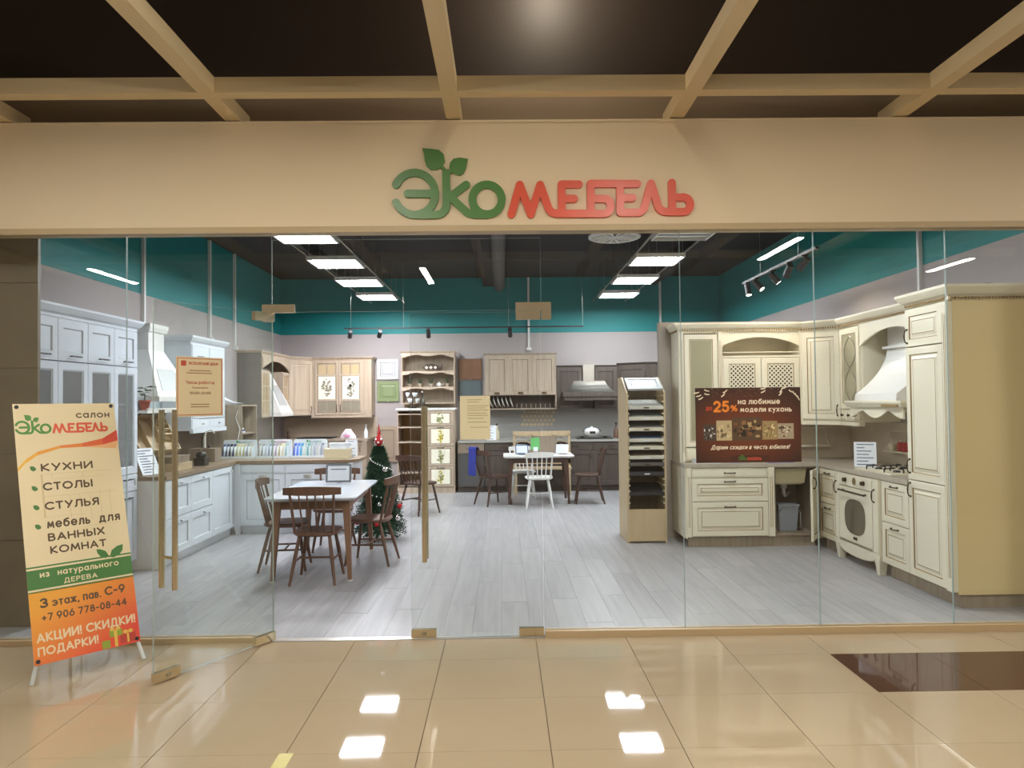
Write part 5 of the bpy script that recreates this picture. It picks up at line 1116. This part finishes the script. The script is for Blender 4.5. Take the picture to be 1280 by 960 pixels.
logo(sh, X(.02)+.02, Z(.0966), .91*BW/1220, mat('print_leaf_green', '#4b8438', .5), mat('print_red', '#d2583c', .5), .0006, -.0004)
sw_t = [(.0, .258), (.08, .225), (.19, .197), (.41, .176), (.63, .17), (.84, .154), (1, .118)]; sw_b = [(1, .165), (.84, .18), (.63, .186), (.41, .187), (.19, .212), (.08, .24), (.0, .272)]
for i in range(6):
    quad(sh, 'swoosh', mat('swoosh_%d' % i, ('#e0b04a', '#dfa63f', '#dd9638', '#d87c37', '#d36136', '#cc4a33')[i], .5), [(X(u), Z(v)) for u, v in (sw_b[6-i], sw_b[5-i], sw_t[i+1], sw_t[i])], -.0003)
quad(sh, 'swoosh_shade', mat('swoosh_pale', '#dfa873', .5), [(X(u), Z(v)) for u, v in ((.63, .186), (.97, .199), (1, .165), (.84, .18))], -.0002)
T_('КУХНИ', .209, .71, .278, .246, brown, .05); T_('СТОЛЫ', .211, .69, .355, .323, brown, .05); T_('СТУЛЬЯ', .212, .735, .432, .4, brown, .05)
T_('мебель', .218, .63, .504, .468, brown, .03); T_('для', .715, .931, .504, .468, brown, .03); T_('ВАННЫХ', .216, .76, .554, .523, brown, .05); T_('КОМНАТ', .226, .765, .603, .573, brown, .05)
for v in (.264, .343, .418, .493): quad(sh, 'bullet_leaf', gband, [(X(.138+.03*a), Z(v+.011*b_)) for a, b_ in ((-.9, -.9), (.2, -.8), (.9, 0), (.75, .8), (.4, .75), (.1, 1.0), (-.5, .7), (-.9, .1))][::-1], -.0003)
quad(sh, 'print_leaf', gband, [(X(u), Z(v)) for u, v in ((.66, .61), (.70, .612), (.75, .622), (.78, .645), (.74, .65), (.69, .64), (.665, .625))][::-1], -.0003)
quad(sh, 'print_leaf', gband, [(X(u), Z(v)) for u, v in ((.93, .604), (.87, .608), (.81, .622), (.785, .648), (.82, .652), (.88, .645), (.92, .628))][::-1], -.0003)
T_('из', .114, .2, .686, .663, sheet_m, .02); T_('натурального', .275, .866, .686, .663, sheet_m, .02); T_('ДЕРЕВА', .326, .644, .72, .701, sheet_m, .02)
T_('3', .091, .165, .799, .763, brown, .06)['kind'] = 'stuff'; T_('этаж, пав.', .205, .66, .799, .768, brown, .025); T_('С-9', .696, .901, .797, .763, brown, .04); T_('+7 906 778-08-44', .097, .905, .848, .82, brown, .025)
T_('АКЦИИ! СКИДКИ!', .037, .972, .922, .888, sheet_m, .03); T_('ПОДАРКИ!', .038, .593, .97, .938, sheet_m, .03)
mg1 = mat('gift_green', '#8a9a2f', .5); mg2 = mat('gift_red', '#b33a2a', .5); mg3 = mat('gift_gold', '#d8b04a', .5)
for n, m, p in (('gift_print', mg1, (.62, .70, .968, .998)), ('gift_print', mg2, (.80, .96, .957, .992)), ('gift_print', mg1, (.70, .83, .935, .96)), ('gift_ribbon', mg3, (.745, .775, .935, .998)), ('gift_ribbon', mg3, (.87, .89, .957, .992))): R(n, m, *p, y=-.0004 if n == 'gift_print' else -.0008)
for u, v in ((.73, .93), (.79, .93), (.86, .95), (.91, .95)): quad(sh, 'gift_bow', mg3, [(X(u+.025*math.cos(a)), Z(v)+.012*math.sin(a)) for a in [i*PI/4 for i in range(8)]], -.0006)
# faint line drawing of a kitchen
m_line = mat('sketch_line', '#c8b48a', .6); lines = MB()
for u0, u1, v0, v1 in ((.22, .9, .288, .2895), (.3, .8, .31, .3112), (.2, .92, .378, .3795), (.2, .22, .29, .46), (.45, .455, .38, .47), (.55, .555, .38, .47), (.65, .655, .38, .49), (.75, .755, .37, .5), (.85, .855, .37, .5), (.2, .6, .46, .4612), (.6, .92, .51, .5112), (.3, .305, .29, .31), (.6, .605, .29, .31)):
    lines.prism([(X(u0), Z(v1)), (X(u1), Z(v1)), (X(u1), Z(v0)), (X(u0), Z(v0))], 'y', -.0003, -.0001)
lines.build('sketch', m_line, sh)
# X-stand: hub and four rods behind the sheet, feet below
hub = (BW*.5, .09, BH*.47)
for cx, cz in ((.02, BH-.02), (BW-.02, BH-.02), (.02, .02), (BW-.02, .02)):
    MB().cyl(hub, (cx, .006, cz), .006, n=8).build('rod', m_dark, bn); o = MB().cyl((cx, -.004, cz), (cx, .008, cz), .012, n=12).build('eyelet', m_dark, bn)
MB().sphere(hub, .025, 8).build('hub', m_dark, bn)
inv = M.inverted()
for foot, cx in (((-2.685, 4.272, .009), .02), ((-2.25, 4.68, .009), BW-.02)):
    f = inv @ Vector(foot); MB().cyl((cx, .01, .03), f, .011, .012, 12).build('foot', m_acr, bn)
f = inv @ Vector((-2.85, 4.93, .012)); MB().cyl(hub, f, .009, .01, 10).build('rear_leg', m_dark, bn)
# --- discount poster on the glass
ps = thing('discount_poster', 'dark red-brown discount poster fixed to the shop glass', 'poster', (1.3, 5.017, 1.15)); PW_, PH_ = .716, .507
m_po = bpy.data.materials.new('poster_print'); m_po.use_nodes = True; nt = m_po.node_tree; b = nt.nodes['Principled BSDF']; b.inputs['Roughness'].default_value = .45
tc = nt.nodes.new('ShaderNodeTexCoord'); mp = nt.nodes.new('ShaderNodeMapping'); mp.inputs['Location'].default_value = (-.5, 0, -.5); mp.inputs['Scale'].default_value = (1.0, 0, 1.15)
gr = nt.nodes.new('ShaderNodeTexGradient'); gr.gradient_type = 'SPHERICAL'; mp2 = nt.nodes.new('ShaderNodeVectorMath'); mp2.operation = 'SCALE'; mp2.inputs['Scale'].default_value = 1.5
nt.links.new(tc.outputs['Generated'], mp.inputs[0]); nt.links.new(mp.outputs[0], mp2.inputs[0]); nt.links.new(mp2.outputs[0], gr.inputs[0])
rp = nt.nodes.new('ShaderNodeValToRGB'); rp.color_ramp.elements[0].color = srgb('#3d251c'); rp.color_ramp.elements[1].color = srgb('#7f4024'); nt.links.new(gr.outputs[1], rp.inputs[0]); nt.links.new(rp.outputs[0], b.inputs['Base Color'])
sh = MB().box(0, PW_, 0, .003, 0, PH_).build('sheet', m_po, ps)
px = lambda x: (x-85)/1035*PW_
pz = lambda y: (840-y)/725*PH_
m_pc = mat('poster_cream', '#eadfc6', .5); m_po2 = mat('poster_orange', '#e8892c', .5)
def TP(s, x0, x1, yb, yt, m, bold=.02, shear=0): return text('lettering', s, m, sh, px(x0), pz(yb), pz(yt)-pz(yb), px(x1)-px(x0), bold=bold, shear=shear, mx=-.001)
TP('до', 188, 250, 332, 285, mat('poster_red', '#cf4a2a', .5)); TP('25', 260, 418, 352, 240, m_po2, .05); TP('%', 430, 498, 345, 283, m_po2, .03)
TP('на любимые', 503, 918, 277, 222, m_pc, .03); TP('модели кухонь', 525, 1032, 352, 300, m_pc, .03)
TP('Дарим скидки в честь юбилея!', 230, 1000, 712, 668, m_pc, .01, .35)
random.seed(5)
for i, (x0, x1, y0, y1, base, bits) in enumerate(((160, 285, 470, 625, '#4a4038', ['#cfd0d0', '#2e2824', '#7b7468']), (288, 440, 432, 625, '#b9a884', ['#d8caa4', '#8e7d5e', '#cbb98f', '#6a5b42']), (443, 735, 402, 630, '#5a4632', ['#30241b', '#7e5434', '#8f6a46', '#b39a6c', '#3d2e22']), (740, 885, 440, 620, '#a08a60', ['#c4b083', '#6b5738', '#d8c79c', '#86724c']), (888, 1048, 465, 615, '#a89a82', ['#c9bda4', '#4e3e30', '#ddd3bd', '#7a5e48']))):
    o = quad(sh, 'photo_print', mat('photo_base_%d' % i, base, .5), [(px(x0), pz(y1)), (px(x1), pz(y1)), (px(x1), pz(y0)), (px(x0), pz(y0))], -.0002)
    for k, hx in enumerate(bits):
        mb = MB()
        for q in range(6):
            xa = x0+(x1-x0)*(.04+.78*random.random()); ya = y0+(y1-y0)*(.12+.66*random.random()); w_ = (x1-x0)*(.06+.12*random.random()); h_ = (y1-y0)*(.05+.13*random.random())
            mb.prism([(px(xa), pz(min(ya+h_, y1))), (px(min(xa+w_, x1)), pz(min(ya+h_, y1))), (px(min(xa+w_, x1)), pz(ya)), (px(xa), pz(ya))], 'y', -.0008-.0002*k-.00003*q, -.0004)
        mb.build('photo_detail', mat('photo_%s' % hx, hx, .5), o)['kind'] = 'stuff'
quad(sh, 'logo_field', mat('logo_field_brown', '#4b2b20', .5), [(px(430), pz(825)), (px(800), pz(825)), (px(800), pz(770)), (px(430), pz(770))], -.0003)
logo(sh, px(512), pz(798), (px(735)-px(505))/1220, mat('print_leaf_green', '#4b8438', .5), mat('print_red', '#d2583c', .5), .0005, -.0005)
mb = MB()
for x, y, a in ((100, 160, .2), (120, 190, .3), (140, 215, .5), (200, 140, -.3), (200, 175, -.2), (380, 150, .6), (360, 185, .8), (755, 125, .2), (755, 155, .5), (930, 145, 1.0), (925, 175, .9), (960, 120, .3), (1030, 155, -.5), (1060, 175, -.9), (1080, 195, -1.0), (1100, 220, -1.1)):
    c_, s_ = math.cos(a), math.sin(a); q = [(-26, -5), (0, -9), (26, -3), (26, 4), (0, 3), (-26, 6)]; mb.prism([(px(x+u*c_-v*s_), pz(y-u*s_-v*c_)) for u, v in q], 'y', -.0008, -.0002)
mb.build('streamer_print', m_pc, sh)['kind'] = 'stuff'
mb = MB(); random.seed(9)
for i in range(90): x = random.uniform(240, 900); y = random.uniform(120, 200); mb.prism([(px(x), pz(y+4)), (px(x+5), pz(y+4)), (px(x+5), pz(y)), (px(x), pz(y))], 'y', -.0006, -.0002)
mb.build('confetti_print', mat('confetti', '#a0714a', .5), sh)['kind'] = 'stuff'
# --- notice on the closed door
nt_ = thing('door_notice', 'cream paper notice taped to the closed glass door', 'notice', (-.293, 5.015, 1.327)); sh = MB().box(0, .203, 0, .002, 0, .294).build('sheet', m_cream, nt_)
mb = MB()
for z, a, b_ in ((.265, .05, .15), (.25, .05, .13), (.225, .05, .19), (.21, .05, .17), (.195, .05, .19), (.175, .05, .18), (.16, .05, .19), (.14, .05, .16), (.115, .05, .18), (.08, .07, .19)): mb.box(a, b_, -.001, 0, z, z+.004)
mb.build('print', mat('faded_ink', '#9a8a5e', .6), sh)
# --- opening hours on the open door
th = math.atan2(-.863, -.505); s0 = .745
hs = thing('opening_hours_sign', 'cream framed opening hours sheet on the open glass door', 'sign', (-1.55-.505*s0+.863*.009, YG-.863*s0-.505*.009, 1.512), th+PI); HW, HH = .33, .358
sh = MB().box(0, HW, 0, .002, 0, HH).build('sheet', mat('kraft_cream', '#c9b792', .5), hs); red = mat('hours_red', '#a8432f', .5); br2 = mat('hours_brown', '#7d5a3c', .5)
mb = MB(); e = .008
for a in ((e, HW-e, e, e+.004), (e, HW-e, HH-e-.004, HH-e), (e, e+.004, e, HH-e), (HW-e-.004, HW-e, e, HH-e)): mb.box(a[0], a[1], -.001, 0, a[2], a[3])
mb.build('border', red, sh); quad(sh, 'emblem', red, [(.03+.03*math.cos(a)/1.2+.02, HH-.04+.02*math.sin(a)*1.1) for a in [PI/4+i*PI/2 for i in range(4)]], -.0006)
H_ = lambda s, x, z, h, w_, m: text('lettering', s, m, sh, x, z, h, w_, mx=-.0006, align='C', bold=.01)
H_('МОЖАЙСКИЙ ДВОР', .19, HH-.048, .018, .21, red); 
mb = MB()
for z, a, b_ in ((HH-.085, .09, .24), (HH-.1, .07, .25), (.07, .1, .23), (.055, .1, .23)): mb.box(a, b_, -.001, 0, z, z+.005)
mb.build('print', br2, sh)
H_('Часы работы', .165, .195, .02, .2, red); H_('Ежедневно', .165, .168, .011, .11, br2); H_('10:00-21:00', .165, .132, .017, .15, br2)
# --- yellow tape on the mall floor
tag(MB().box(-1.03, -.965, 2.85, 3.41, 0, .0012).build('floor_tape', mat('yellow_tape', '#a89a18', .35)), 'strip of yellow tape along a tile joint of the mall floor', 'tape')
